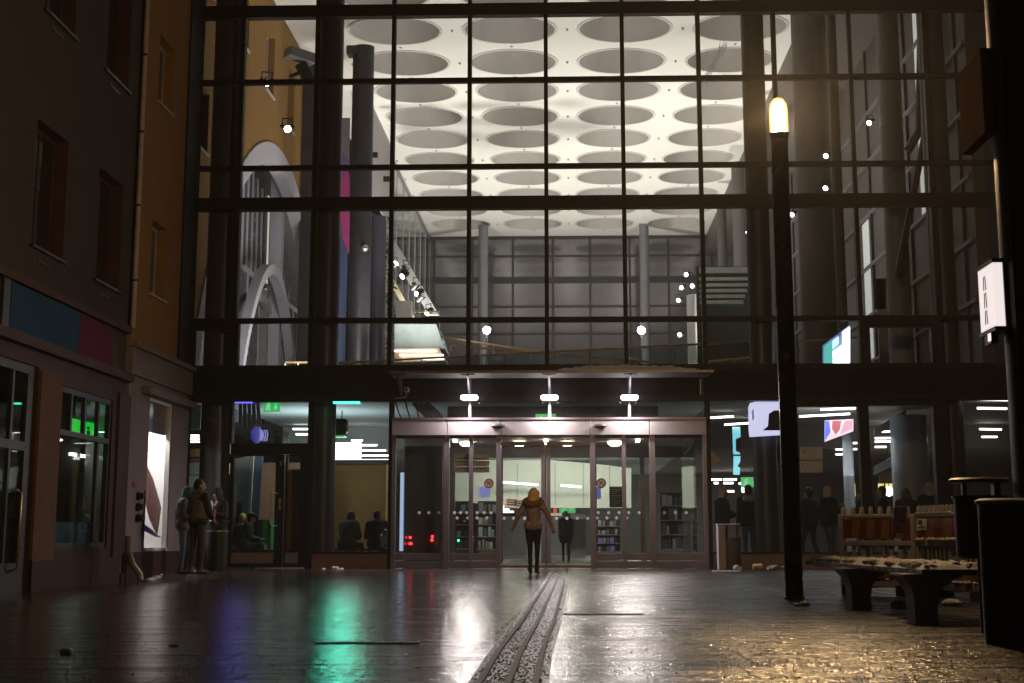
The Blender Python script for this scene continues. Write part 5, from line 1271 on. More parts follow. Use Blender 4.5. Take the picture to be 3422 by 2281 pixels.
# ---------------------------------------------------------------- plastic work barriers
def barrier(A,Bq,label,snowy,seed,sheet):
    A=Vector((*A,0));Bq=Vector((*Bq,0));d=(Bq-A);L=d.length;d.normalize();n=Vector((d.y,-d.x,0))   # n points to the camera side
    if n.y>0: n=-n
    t=thing('work_barrier',label,'barrier',tuple((A+Bq)/2),'white plastic work barriers')
    def P(u,z,o=0): p=A+d*u+n*o;return Vector((p.x,p.y,z))
    fr=MB();w=.06
    for z,h in ((.98,.05),(.64,.07),(.14,.10)): fr.bar(P(0,z),P(L,z),w,h)
    for u in (.03,L-.03): fr.bar(P(u,.08),P(u,1.0),.06,.07,up=n)
    fr.build('frame',M['plasticw'],t,bevel=.01)
    k=0;u=.07
    
    while u<L-.04:
        if not (.42*L<u<.58*L): MB().bar(P(u,.18,0),P(u,.61,0),.055,.03,up=n).build('slat',M['plasticw'],t)
        MB().tube([P(u,.99),P(u,1.07),P(u,1.10)],[.032,.032,.018],10).build('picket',M['plasticw'],t,smooth=40)
        u+=.115
    # clear handle window
    q=MB();q.bar(P(.42*L,.30),P(.42*L,.61),.03,.04,up=n).bar(P(.58*L,.30),P(.58*L,.61),.03,.04,up=n).bar(P(.42*L,.47),P(.58*L,.47),.03,.05);q.bar(P(.42*L,.30),P(.58*L,.30),.03,.26);q.build('handle_frame',M['plasticw'],t)
    n_=9;bd=MB()
    for i in range(n_):
        a=.06+(L-.12)*i/n_;b_=.06+(L-.12)*(i+1)/n_
        sk=.03
        bd.prism([P(a,.70,.032),P(b_,.70,.032),P(b_+ (sk if i<n_-1 else 0),.94,.032),P(a+(sk if i>0 else 0),.94,.032)],n*.004,i%2)
    bd.build('reflective_board',[M['red'],M['amber']],t)
    lo=MB()
    for i in range(n_):
        a=.06+(L-.12)*i/n_;b_=.06+(L-.12)*(i+1)/n_
        lo.prism([P(a,.20,.034),P(b_,.20,.034),P(b_,.30,.034),P(a,.30,.034)],n*.003,i%2)
    lo.build('reflective_board',[M['red'],M['amber']],t)
    ft=MB()
    for u in (.12,L-.12):
        p=P(u,.07);ft.bar(p-n*.34,p+n*.34,.22,.13)
    ft.build('foot',M['rubber'],t,bevel=.015)
    ang=math.atan2(d.y,d.x)
    if sheet:
        B_=MB();B_.prism([P(.08,.80,.040),P(.36,.80,.040),P(.37,.94,.040),P(.09,.94,.040)],n*.003);B_.build('name_plate',M['stwhite'],t)
        p=P(.12,.865,.046);text('VRJ',p,.085,M['blackm'],t,(R(90),0,ang))
        q=MB();q.tube([P(.13,.83,.045),P(.2,.845,.045),P(.28,.838,.045),P(.33,.825,.045)],.005,6);q.build('logo_swoosh',M['blackm'],t)
    else:
        B_=MB();B_.prism([P(.40,.33,.040),P(.60,.33,.040),P(.60,.44,.040),P(.40,.44,.040)],n*.003);B_.build('name_plate',M['plasticw'],t)
        text('VRJ',P(.43,.37,.046),.06,M['dgrey'],t,(R(90),0,ang))
    if snowy:
        b=MB();rng=random.Random(seed)
        for i in range(int(L*55)):
            u=rng.uniform(.03,L-.03);b.ball(tuple(P(u,.685,rng.uniform(-.005,.045))),(rng.uniform(.02,.05),rng.uniform(.02,.035),rng.uniform(.015,.035)),7,5)
        for i in range(int(L*26)):
            u=rng.uniform(.03,L-.03);b.ball(tuple(P(u,1.005,rng.uniform(-.01,.03))),(rng.uniform(.02,.04),.025,rng.uniform(.008,.016)),7,5)
        for i in range(int(L*30)):
            u=rng.uniform(.03,L-.03);b.ball(tuple(P(u,.195,rng.uniform(-.0,.06))),(rng.uniform(.03,.06),.04,rng.uniform(.015,.03)),7,5)
        tag(b.build('snow',M['snow'],smooth=True),'clumps of snow clinging along the rails of the right barrier','snow')
    return t
barrier((3.42,-17.9),(4.36,-18.05),'shadowed white plastic barrier with red and yellow stripes, the left one behind the bench',False,1,False)
barrier((4.30,-18.5),(4.80,-20.7),'snowy white plastic barrier with red and yellow stripes and VRJ plate, the right one',True,2,True)
# grey folded board hanging between them
c=at(2068,1190,-18.7)
tag(MB().prism([at(2053,1165,-18.75),at(2085,1160,-18.75),at(2080,1225,-18.75),at(2050,1222,-18.75)],(0,.04,0)).build('warning_lamp_board',mat('grimy_grey_board',(.16,.14,.14),.6,var=.5,scale=14),bevel=.006),'grimy grey board hung between the two work barriers','board')
# ---------------------------------------------------------------- litter bins
def bin_(c,r,h,label,m='black',snow=False,group='litter bins'):
    t=thing('litter_bin',label,'litter bin',c,group)
    x,y,z=c
    MB().lathe([(r*.93,.0),(r*.95,.07),(r,.075),(r,h*.78)],c,32).build('body',M[m],t,smooth=40)
    q=MB()
    for a0 in range(0,360,90):
        a=R(a0+45);q.bar((x+r*.97*math.cos(a),y+r*.97*math.sin(a),h*.77),(x+r*.97*math.cos(a),y+r*.97*math.sin(a),h*.97),.08,.02,up=(math.cos(a),math.sin(a),0))
    q.build('hood_post',M[m],t)
    MB().lathe([(r*1.02,h*.78),(r*1.02,h*.80),(r*.9,h*.80)],c,32).build('rim',M['steel'],t,smooth=40)
    MB().lathe([(r*1.04,h*.955),(r*1.05,h*.985),(r*.98,h)],c,32).build('lid',M[m],t,smooth=40)
    MB().lathe([(r*.85,h*.5),(r*.85,h*.76)],c,24).build('inner_liner',M['blackm'],t,smooth=40)
    return t
p=at(497,1310,-2.9);bin_((p.x,-2.9,0),.235,1.09,'black round litter bin in front of the person in the dark hood')
# bin by the right bay: box-shaped with a curved side, paper lying at its foot
p=gnd(1675,1308);t=thing('litter_bin','boxy pale sided litter bin standing by the right end of the doors','litter bin',tuple(p),'litter bins')
x,y=p.x,p.y
MB().lathe([(.25,.0),(.26,.04),(.26,.72)],(x+.03,y+.1,0),28).build('body',M['browngrey'],t,smooth=40)
MB().prism([(x-.25,y-.16,0),(x-.08,y-.16,0),(x-.08,y-.16,1.0),(x-.25,y-.16,1.0)],(0,.45,0)).build('side_panel',mat('pale_lilac_metal',(.35,.31,.35),.5),t,bevel=.01)
B((x-.26,y-.18,1.0),(x+.25,y+.3,1.03)).build('lid',M['plasticw'],t,bevel=.008)
B((x+.20,y-.1,.72),(x+.25,y+.2,1.0)).build('hood_post',M['browngrey'],t)
# bins on the right
p=gnd(2290,1482);bx=p.x+.13
t=thing('litter_bin','tall near black litter bin with a snowy slanted rim, nearest the right edge','litter bin',(bx+.02,-27.9,0),'litter bins')
MB().lathe([(.165,0),(.17,.03),(.17,.93)],(bx,-27.9,0),32).build('body',M['black'],t,smooth=40)
MB().lathe([(.185,.93),(.19,.955),(.15,.97)],(bx,-27.9,0),32).build('rim',M['plasticw'],t,smooth=40)
t=thing('litter_bin','hooded dark litter bin behind the nearest one, snow on its flat lid','litter bin',(3.1,-26.8,0),'litter bins')
q=(3.13,-26.6,0)
MB().lathe([(.18,.55),(.2,.57),(.2,1.0)],q,32).build('body',M['black'],t,smooth=40)
MB().lathe([(.215,1.0),(.215,1.02)],q,32).build('rim',M['black'],t,smooth=40)
MB().lathe([(.22,1.12),(.235,1.14),(.21,1.155)],q,32).build('lid',M['plinth'],t,smooth=40)
MB().lathe([(.05,0),(.05,.56)],q,16).build('post',M['black'],t,smooth=40)
MB().bar((q[0]+.12,q[1],1.0),(q[0]+.12,q[1],1.13),.05,.1).build('hood_post',M['black'],t)
MB().bar((q[0]-.1,q[1]+.1,1.0),(q[0]-.1,q[1]+.1,1.13),.03,.06).build('hood_post',M['black'],t)
# ---------------------------------------------------------------- dark pillar at the right edge with signs
pil=thing('dark_pillar','huge near black glossy pillar filling the right edge of the view','pillar',(3.72,-27.4,0))
MB().lathe([(.54,0),(.54,9)],(3.73,-27.4,0),48).build('shaft',mat('satin_black_paint',(.008,.007,.009),.5,.0,spec=.2),pil,smooth=40)
for a in (200,232): 
    aa=R(a);MB().bar((3.73+.545*math.cos(aa),-27.4+.545*math.sin(aa),0),(3.73+.545*math.cos(aa),-27.4+.545*math.sin(aa),9),.025,.02,up=(math.cos(aa),math.sin(aa),0)).build('joint_strip',M['black'],pil)
X=3.10;q0=wx(2250,700,X);q1=wx(2285,700,X);zt_=wx(2283,600,X).z;zb_=wx(2270,758,X).z
ls=thing('light_box_sign','white glowing upright box sign with faint thin strokes beside the dark pillar','sign',(X,(q0.y+q1.y)/2,zb_))
B((X,q1.y,zb_),(X+.07,q0.y,zt_)).build('sign_face',emit('white_box_sign',(1,.88,.85),.9),ls)
q=MB()
for z0,z1 in ((.1,.32),(.36,.6),(.64,.86)): q.bar((X-.003,(q0.y+q1.y)/2+.06,zb_+(zt_-zb_)*z0),(X-.003,(q0.y+q1.y)/2+.05,zb_+(zt_-zb_)*z1),.012,.004,up=(1,0,0)).bar((X-.003,(q0.y+q1.y)/2+.0,zb_+(zt_-zb_)*z0),(X-.003,(q0.y+q1.y)/2+.01,zb_+(zt_-zb_)*z1),.012,.004,up=(1,0,0))
q.build('thin_stroke',M['dgrey'],ls)
q=MB();q.box((X-.01,q1.y-.02,zb_-.03),(X+.08,q0.y+.02,zb_));q.box((X-.01,q1.y-.02,zt_),(X+.08,q0.y+.02,zt_+.03));q.box((X+.07,q1.y-.02,zb_),(X+.1,q0.y+.02,zt_));q.build('sign_frame',M['black'],ls)
c=wx(2278,768,X+.02);rb=thing('red_lantern','small red and white lit lamp under the white box sign','lamp',tuple(c))
B((X,c.y-.06,c.z-.07),(X+.05,c.y+.14,c.z+.05)).build('red_housing',mat('red_plastic',(.4,.03,.02),.4),rb);B((X-.005,c.y-.05,c.z-.05),(X,c.y+.02,c.z+.02)).build('lens',emit('pinkish_lens',(1,.7,.65),1.6),rb)
X=3.12;q0=wx(2207,300,X);q1=wx(2262,300,X)
hs2=thing('projecting_sign','blank brown box sign high beside the dark pillar','sign',(X,(q0.y+q1.y)/2,3.8))
z0=wx(2262,306,X).z;z1=wx(2262,95,X).z
B((X,q1.y,z0),(X+.08,q0.y,z1)).build('sign_body',mat('brown_sign',(.36,.24,.20),.95,spec=.0),hs2,bevel=.01)
MB().bar((X+.04,q1.y+.2,z1-.2),(3.5,q1.y+.1,z1-.2),.04,.04).build('bracket',M['black'],hs2)
# ---------------------------------------------------------------- litter and snow lumps on the paving
def lump(x,y,r,label,m='snow',name='snow_lump',cat='snow',grp='lumps of snow on the paving'):
    p=gnd(x,y);b=MB();rng=random.Random(int(x))
    for k in range(7): b.ball((p.x+rng.uniform(-.5,.5)*r,p.y+rng.uniform(-.5,.5)*r,r*.28),(r*rng.uniform(.5,.75),r*rng.uniform(.5,.75),r*rng.uniform(.4,.6)),9,6)
    return tag(b.build(name,M[m],smooth=True),label,cat,grp)
lump(1829,1392,.045,'small snow lump before the lamp post foot, left of a pair');lump(1849,1391,.06,'snow lump before the lamp post foot, right of a pair')
lump(2186,1392,.09,'egg shaped snow lump on the paving right of the near bench leg');lump(2070,1396,.10,'flat snow lump behind the near bench leg');lump(1952,1385,.05,'tiny snow lump behind the far bench leg')
lump(152,1500,.04,'single tiny snow lump on the dark paving at far left');lump(742,1308,.05,'leftmost snow crumb at the granite plinth',grp='snow crumbs at the plinth');lump(770,1307,.08,'largest snow crumb at the granite plinth',grp='snow crumbs at the plinth');lump(784,1308,.05,'rightmost snow crumb at the granite plinth',grp='snow crumbs at the plinth')
p=gnd(1668,1314);tag(B((p.x-.28,p.y-.12,.004),(p.x+.28,p.y+.2,.03)).build('paper_bag',M['white'],bevel=.01),'flat white paper bag lying before the pale sided bin','litter')
p=gnd(1692,1312);tag(MB().ball((p.x,p.y,.06),(.09,.07,.08),7,5).ball((p.x+.07,p.y,.04),(.06,.05,.06),6,4).build('crumpled_plastic',mat('bluish_plastic',(.5,.6,.68),.35)),'crumpled bluish plastic scrap beside the white paper bag','litter')
p=gnd(1739,1309);tag(MB().tube([(p.x-.09,p.y,.07),(p.x+.11,p.y,.07)],[.065,.075],14).build('paper_cup',mat('brown_card',(.40,.26,.14),.6),smooth=40),'tan paper cup lying on its side against the plinth','litter')
p=gnd(1785,1312);b=MB();rng=random.Random(4)
for k in range(14): b.ball((p.x+rng.uniform(-.2,.2),p.y+rng.uniform(-.08,.08),.03+rng.uniform(0,.08)),(rng.uniform(.03,.09),.05,rng.uniform(.02,.05)),6,4)
tag(b.build('rubbish_heap',mat('dirty_snow',(.34,.31,.31),.8,var=.4,scale=14)),'small heap of dirty snow and rubbish left of the lamp post','litter')
p=gnd(399,1484);tag(B((p.x-.03,p.y-.02,.002),(p.x+.03,p.y+.03,.012)).build('flat_scrap',M['blackm']),'small square dark scrap on the wet paving at left','litter')
# ---------------------------------------------------------------- people
def skinmat(n,c): return mat(n,c,.5,var=.06,scale=8)
M['skin']=skinmat('skin',(.45,.27,.19));M['jeans']=mat('blue_jeans',(.07,.10,.17),.8,var=.25,scale=14);M['blackcloth']=mat('black_cloth',(.016,.015,.017),.8,var=.2);M['navy']=mat('navy_cloth',(.03,.035,.055),.8)
M['camo']=mat('camouflage_cloth',(.055,.048,.042),.8,var=.6,scale=16);M['plaid']=mat('grey_plaid_cloth',(.09,.09,.115),.8,var=.7,scale=9);M['vest']=mat('olive_quilted',(.13,.12,.095),.55,var=.1)
M['teal_hood']=mat('dark_teal_hood',(.03,.14,.12),.8);M['mauve']=mat('mauve_brown_coat',(.30,.215,.235),.8,var=.15,scale=20);M['fur']=mat('brown_fur',(.22,.13,.09),.9,var=.45,scale=40,bump=1.,bscale=120)
M['blonde']=mat('golden_hair',(.75,.48,.20),.5,var=.3,scale=30);M['dhair']=mat('dark_hair',(.02,.016,.014),.5);M['boot']=mat('brown_leather',(.10,.055,.03),.5);M['shoe']=mat('black_shoe',(.02,.02,.02),.4)
M['greyhood']=mat('grey_hood',(.34,.33,.34),.85);M['fairhair']=mat('fair_curly_hair',(.42,.33,.24),.7,var=.3,scale=30,bump=1,bscale=60);M['bluej']=mat('dark_blue_jacket',(.035,.06,.10),.6);M['mask']=mat('pale_mask',(.62,.64,.68),.7);M['browncloth']=mat('dark_brown_cloth',(.05,.032,.026),.8)
def capsule(b,a,c,ra,rb,mi=0,n=14):
    a=Vector(a);c=Vector(c);d=c-a;L=d.length
    if L<1e-5: b.ball(tuple(a),ra,n,10,mi);return
    d/=L;pts=[];rs=[]
    for k in range(5): t=-math.pi/2+math.pi/2*k/4; pts.append(a+d*ra*math.sin(t)*.999);rs.append(max(1e-3,ra*math.cos(t)))
    for k in range(5): t=math.pi/2*k/4; pts.append(c+d*rb*math.sin(t)*.999);rs.append(max(1e-3,rb*math.cos(t)))
    b.tube(pts,rs,n,mi)
def solid(prims,voxel,name,mats,parent,smooth=4):
    """fuse tapered limbs and ellipsoids into one continuous skin; the nearest limb gives each face its cloth"""
    b=MB()
    for p in prims:
        if p[0]=='c': capsule(b,p[1],p[2],p[3],p[4])
        else: b.ball(tuple(p[1]),p[2],16,10)
    me=bpy.data.meshes.new('tmp');me.from_pydata(b.v,[],b.f);ob=bpy.data.objects.new('tmp',me);COL.objects.link(ob)
    bm=bmesh.new();bm.from_mesh(me);bmesh.ops.recalc_face_normals(bm,faces=bm.faces);bm.to_mesh(me);bm.free()
    r=ob.modifiers.new('r','REMESH');r.mode='VOXEL';r.voxel_size=voxel
    s=ob.modifiers.new('s','SMOOTH');s.iterations=smooth;s.factor=.5
    dg=bpy.context.evaluated_depsgraph_get();new=bpy.data.meshes.new_from_object(ob.evaluated_get(dg));bpy.data.objects.remove(ob);bpy.data.meshes.remove(me)
    new.name=name;new.materials.clear()
    for m in mats: new.materials.append(M[m])
    def dist(p,q):
        if q[0]=='c':
            a=Vector(q[1]);c=Vector(q[2]);d=c-a;t=max(0,min(1,(p-a).dot(d)/max(d.length_squared,1e-9)));return (p-(a+d*t)).length-(q[3]+(q[4]-q[3])*t)
        rr=q[2] if hasattr(q[2],'__len__') else (q[2],)*3
        v=p-Vector(q[1]);k=math.sqrt(sum((v[i]/rr[i])**2 for i in range(3)));return (k-1)*min(rr)
    if len(mats)>1:
        for f in new.polygons:
            c=f.center;f.material_index=min(prims,key=lambda q:dist(c,q))[-1]
    new.polygons.foreach_set('use_smooth',[True]*len(new.polygons))
    o=bpy.data.objects.new(name,new);COL.objects.link(o);o.parent=parent
    return o
def hand(pr,wrist,elbow,curl,mi,side):
    w=Vector(wrist);d=(w-Vector(elbow)).normalized()
    a=d.cross(Vector((0,1,0)));a=a.normalized() if a.length>.2 else Vector((1,0,0))
    pr.append(('c',w,w+d*.075,.030,.033,mi))
    pn=d.cross(a)*(1 if curl>=0 else -1)
    for k,(o,l) in enumerate(((-.027,.062),(-.009,.075),(.009,.071),(.027,.055))):
        p0=w+d*.085+a*o*1.15;p1=p0+(d*math.cos(abs(curl)*.5)+pn*math.sin(abs(curl)*.5))*l*.55;p2=p1+(d*math.cos(abs(curl)*1.2)+pn*math.sin(abs(curl)*1.2))*l*.5
        pr.append(('c',p0,p1,.0095,.009,mi));pr.append(('c',p1,p2,.009,.0075,mi))
    t0=w+d*.025+a*side*.028;t1=t0+(d*.7+a*side*.7+pn*.3).normalized()*.04;t2=t1+(d*.9+pn*.4).normalized()*.03
    pr.append(('c',t0,t1,.012,.0105,mi));pr.append(('c',t1,t2,.0105,.008,mi))
DEF=dict(pel=(0,0,.96),ch=(0,.01,1.27),nk=(0,.0,1.48),hd=(0,.025,1.62),lsh=(-.175,0,1.42),rsh=(.175,0,1.42),lel=(-.22,-.02,1.13),rel=(.22,-.02,1.13),lwr=(-.23,.05,.88),rwr=(.23,.05,.88),
 lhip=(-.085,0,.93),rhip=(.085,0,.93),lkn=(-.095,.02,.51),rkn=(.095,.02,.51),lan=(-.1,-.01,.09),ran=(.1,-.01,.09),ltoe=(-.115,.13,.035),rtoe=(.115,.13,.035))
def person(label,loc,heading,H=1.74,pose=None,legs='jeans',top='blackcloth',shoes='shoe',hair='dhair',hood=None,bulk=1.,female=False,extras=None,vox=.011,hands=True,face=True,thigh=1.,long=0,hairlen=0,group=None,handm='skin'):
    J={k:Vector(v) for k,v in DEF.items()}
    if pose:
        for k,v in pose.items(): J[k]=Vector(v)
    t=thing('person',label,'person',loc,group);t.rotation_euler=(0,0,heading);s=H/1.74;t.scale=(s,s,s)
    hd=J['hd'];f=Vector((0,1,0)) if 'fwd' not in J else J['fwd'].normalized()
    rt=f.cross(Vector((0,0,1))).normalized();up=rt.cross(f)
    # body: legs, skin, head with nose / ears / brow and jaw
    b=[];mats=[legs,'skin',shoes,top]
    k=.92 if female else 1;tk=k*thigh
    for s_ in 'lr':
        b.append(('c',J[s_+'hip'],J[s_+'kn'],.088*tk,.058*k,0));b.append(('c',J[s_+'kn'],J[s_+'an'],.058*k,.040*k,0))
        kn=J[s_+'kn'];an=J[s_+'an'];b.append(('c',kn.lerp(an,.25)+(-f)*.012,kn.lerp(an,.45)-f*.012,.054*k,.046*k,0))
        to=J[s_+'toe'];d_=(to-an);d_.z=0;d_=d_.normalized() if d_.length>1e-4 else f
        b.append(('c',an-d_*.04+Vector((0,0,-.045)),to,.043,.036,2));b.append(('c',an-d_*.02+Vector((0,0,-.03)),an+Vector((0,0,.03)),.047,.046,2))
    b.append(('c',J['lhip'],J['rhip'],.105*k,.105*k,0));b.append(('c',J['pel'],J['ch'],.115*k,.13*k,3))
    b.append(('c',J['nk']-Vector((0,0,.06)),hd-up*.06,.052,.05,1))
    b.append(('e',hd+up*.03-f*.012,(.076,.092,.098),1));b.append(('c',hd-up*.05+f*.02,hd-up*.085+f*.045,.056,.034,1));b.append(('e',hd+up*.0+f*.02,(.068,.075,.085),1))
    if face:
        b.append(('c',hd+f*.088+up*.012,hd+f*.112-up*.022,.010,.014,1));b.append(('c',hd+f*.09-up*.055-rt*.018,hd+f*.09-up*.055+rt*.018,.010,.010,1))
        b.append(('c',hd+f*.085+up*.033-rt*.035,hd+f*.085+up*.033+rt*.035,.012,.012,1))
        for sd in (-1,1): b.append(('e',hd+rt*sd*.078-f*.005,(.012,.02,.03),1))
    if hands:
        for s_,sd in (('l',1),('r',-1)):
            w=J[s_+'wr'];e=J[s_+'el'];b.append(('c',w-(w-e).normalized()*.05,w,.028,.028,1));hand(b,w,e,.5*sd if 'curl' not in J else J['curl'].x,1,-sd if J[s_+'wr'].x*sd<0 else sd)
    body=solid(b,vox,'body',mats,t,2)
    if handm!='skin': pass
    if face:
        e=MB()
        for sd in (-1,1): e.ball(tuple(hd+rt*sd*.031+f*.086+up*.012),(.0115,.008,.008),8,6)
        e.build('eyes',M['blackcloth'],t,local=True,smooth=True)
    # jacket / top
    j=[];q=bulk
    j.append(('c',J['pel']+Vector((0,0,.03)),J['ch'],.135*q*k,.150*q*k,0));j.append(('c',J['lsh']*.75+J['rsh']*.25-Vector((0,0,.03)),J['rsh']*.75+J['lsh']*.25-Vector((0,0,.03)),.115*q*k,.115*q*k,0))
    j.append(('c',J['lsh']*.5+J['rsh']*.5-Vector((0,0,.1)),J['nk']-Vector((0,0,.02)),.10*q,.062,0));j.append(('c',J['lhip']+Vector((.01,0,.06)),J['rhip']+Vector((-.01,0,.06)),.128*q*k,.128*q*k,0))
    if long: j.append(('c',J['lhip'],J['lhip'].lerp(J['lkn'],long),.13*q,.11*q,0));j.append(('c',J['rhip'],J['rhip'].lerp(J['rkn'],long),.13*q,.11*q,0))
    for s_ in 'lr':
        j.append(('c',J[s_+'sh'],J[s_+'el'],.074*q*k,.056*q*k,0));j.append(('c',J[s_+'el'],J[s_+'el'].lerp(J[s_+'wr'],.92),.056*q*k,.042*q*k,0))
    jk=solid(j,vox,'jacket',[top],t,4)
    # hair or hood
    if hood:
        h=[('e',hd+up*.02-f*.03,(.112,.118,.132),0),('c',hd-up*.09-f*.05,J['nk']-Vector((0,0,.05))-f*.05,.085,.11,0)]
        # open the hood toward the face: ring of cloth rather than a full ball
        n=14
        for i in range(n):
            a0=2*math.pi*i/n;a1=2*math.pi*(i+1)/n
            P=lambda a:hd+f*.055+rt*math.cos(a)*.098+up*(math.sin(a)*.128+.0)
            h.append(('c',P(a0),P(a1),.022,.022,0));h.append(('c',P(a0)-f*.06,P(a1)-f*.06,.026,.026,0))
        solid(h,vox,'hood',[hood],t,3)
    elif hair:
        h=[('e',hd+up*.05-f*.028,(.088,.098,.092),0),('e',hd+up*.0-f*.055,(.083,.065,.105),0)]
        if hairlen:
            for i in range(7):
                a=-1.25+2.5*i/6;p=hd-f*math.cos(a)*.075+rt*math.sin(a)*.085
                h.append(('c',p+up*.03,p-up*hairlen-f*.02+rt*math.sin(a)*.02,.04,.026,0))
        solid(h,vox,'hair',[hair],t,2)
    if extras: extras(t,J,f,rt,up)
    return t
def ex_woman(t,J,f,rt,up):
    n=[];c=J['nk']+Vector((0,-.01,-.02))
    for i in range(16):
        a0=2*math.pi*i/16;a1=2*math.pi*(i+1)/16
        P=lambda a:c+Vector((math.cos(a)*.165,math.sin(a)*.12-.02,.01-.05*math.sin(a+.0)*-1))
        n.append(('c',P(a0),P(a1),.062,.062,0))
    n.append(('c',c+Vector((-.10,-.12,-.04)),c+Vector((.10,-.12,-.04)),.06,.06,0));n.append(('c',c+Vector((0,-.13,-.05)),c+Vector((0,-.135,-.09)),.07,.04,0))
    solid(n,.014,'fur_collar',['fur'],t,1)
    hb=MB()
    for s_ in 'lr':
        p=J[s_+'an'];hb.tube([p+Vector((0,-.045,-.05)),p+Vector((0,-.05,-.088))],[.018,.012],10)
    hb.build('heels',M['shoe'],t,local=True)
wp=gnd(1225,1320)
person('golden haired woman seen from behind in a fur collared mauve coat and black leggings',(wp.x,wp.y+.05,0),R(-6),1.68,dict(hd=(.012,.03,1.615),pel=(.015,0,.96),lel=(-.30,-.03,1.20),lwr=(-.40,.02,.98),rel=(.31,-.03,1.20),rwr=(.38,.0,.97),lan=(-.055,-.09,.13),lkn=(-.07,.03,.52),ran=(.065,.05,.11),rkn=(.075,.05,.52),ltoe=(-.065,.05,.035),rtoe=(.075,.19,.035),lhip=(-.08,0,.93),rhip=(.08,0,.93),rsh=(.17,0,1.42),lsh=(-.17,0,1.42)),legs='blackcloth',top='mauve',hair='blonde',female=True,hairlen=.17,extras=ex_woman,bulk=1.08,thigh=1.22,vox=.009)
# three people by the left bin
p=gnd(450,1319)
def ex_vest(t,J,f,rt,up):
    v=[]
    for i in range(9):
        z=.98+i*.055;r=.150+.012*math.sin(i)+.01*(i/8)
        pts=[Vector((math.cos(a)*(.185 if i<7 else .17),math.sin(a)*.135+.005,z)) for a in [2*math.pi*k/18 for k in range(19)]]
        for a,b in zip(pts,pts[1:]): v.append(('c',a,b,.034,.034,0))
    v.append(('c',(-.1,0,1.44),(.1,0,1.44),.10,.10,0));v.append(('c',(0,-.02,1.47),(0,.0,1.53),.085,.08,0))
    solid(v,.012,'quilted_vest',['vest'],t,1)
person('man seen from behind in an olive quilted vest, camouflage trousers and brown boots',(p.x,p.y,0),R(-38),1.86,dict(lel=(-.27,.02,1.14),rel=(.27,.04,1.14),lwr=(-.20,.16,1.0),rwr=(.18,.2,1.02),lan=(-.13,-.01,.1),ran=(.13,.0,.1),lkn=(-.125,.02,.52),rkn=(.12,.02,.52),ltoe=(-.16,.13,.04),rtoe=(.16,.13,.04),fwd=(.5,1,-.05)),legs='camo',top='blackcloth',shoes='boot',hair='dhair',extras=ex_vest,bulk=1.12,thigh=1.15)
p=gnd(408,1312);p.x+=0.02
person('person in a dark teal hood and grey plaid jacket standing at the bright shop window',(p.x+.12,p.y-.3,-.06),R(-75),1.86,dict(lwr=(-.10,.28,1.15),rwr=(.10,.28,1.15),lel=(-.23,.06,1.12),rel=(.23,.06,1.12),nk=(0,.04,1.47),hd=(0,.10,1.60),fwd=(.0,1,-.35)),legs='jeans',top='plaid',hood='teal_hood',bulk=1.2,shoes='shoe')
p=at(497,1300,-1.9)
def ex_phone(t,J,f,rt,up):
    w=(J['lwr']+J['rwr'])/2
    MB().box((w.x-.04,w.y+.05,w.z-.05),(w.x+.04,w.y+.062,w.z+.09)).build('phone',M['white'],t,local=True,bevel=.006)
    q=MB()
    for sd in (-1,1): q.prism([(sd*.03,.155,1.36),(sd*.10,.14,1.47),(sd*.055,.155,1.49),(sd*.005,.165,1.40)],(0,.012,0))
    q.build('pale_lapel',M['white'],t,local=True)
person('person in a dark hood and pale lapelled black jacket looking down behind the round bin',(p.x,-1.9,0),R(155),1.80,dict(lwr=(-.07,.26,1.22),rwr=(.07,.26,1.22),lel=(-.24,.06,1.14),rel=(.24,.06,1.14),hd=(0,.06,1.61),fwd=(.1,1,-.4)),top='blackcloth',legs='blackcloth',hood='navy',extras=ex_phone,bulk=1.1)
rb=at(481,1200,-2.55);bgp=thing('carrier_bag','small red and white shopping bag on the black round bin','bag',(rb.x+.09,-2.75,1.1))
MB().box((rb.x-.03,-2.85,1.11),(rb.x+.17,-2.72,1.34)).build('bag_body',mat('red_bag',(.45,.05,.08),.5,var=.5,scale=9),bgp,bevel=.02)
MB().tube([(rb.x+.03,-2.79,1.33),(rb.x+.05,-2.79,1.42),(rb.x+.1,-2.79,1.42),(rb.x+.12,-2.79,1.33)],.008,6).build('handle',M['stwhite'],bgp,smooth=True)
SIT=dict(pel=(0,-.02,.50),ch=(0,.06,.82),nk=(0,.12,1.02),hd=(0,.17,1.15),lsh=(-.17,.08,.97),rsh=(.17,.08,.97),lel=(-.23,.14,.70),rel=(.23,.14,.70),lwr=(-.08,.36,.66),rwr=(.08,.36,.66),lhip=(-.09,.0,.48),rhip=(.09,.0,.48),lkn=(-.12,.42,.52),rkn=(.12,.42,.52),lan=(-.12,.46,.09),ran=(.12,.46,.09),ltoe=(-.13,.6,.035),rtoe=(.13,.6,.035),fwd=(0,1,-.3))
def sitz(dz): return {k:(v if k in('fwd',) else (v[0],v[1],v[2]+dz)) for k,v in SIT.items()}
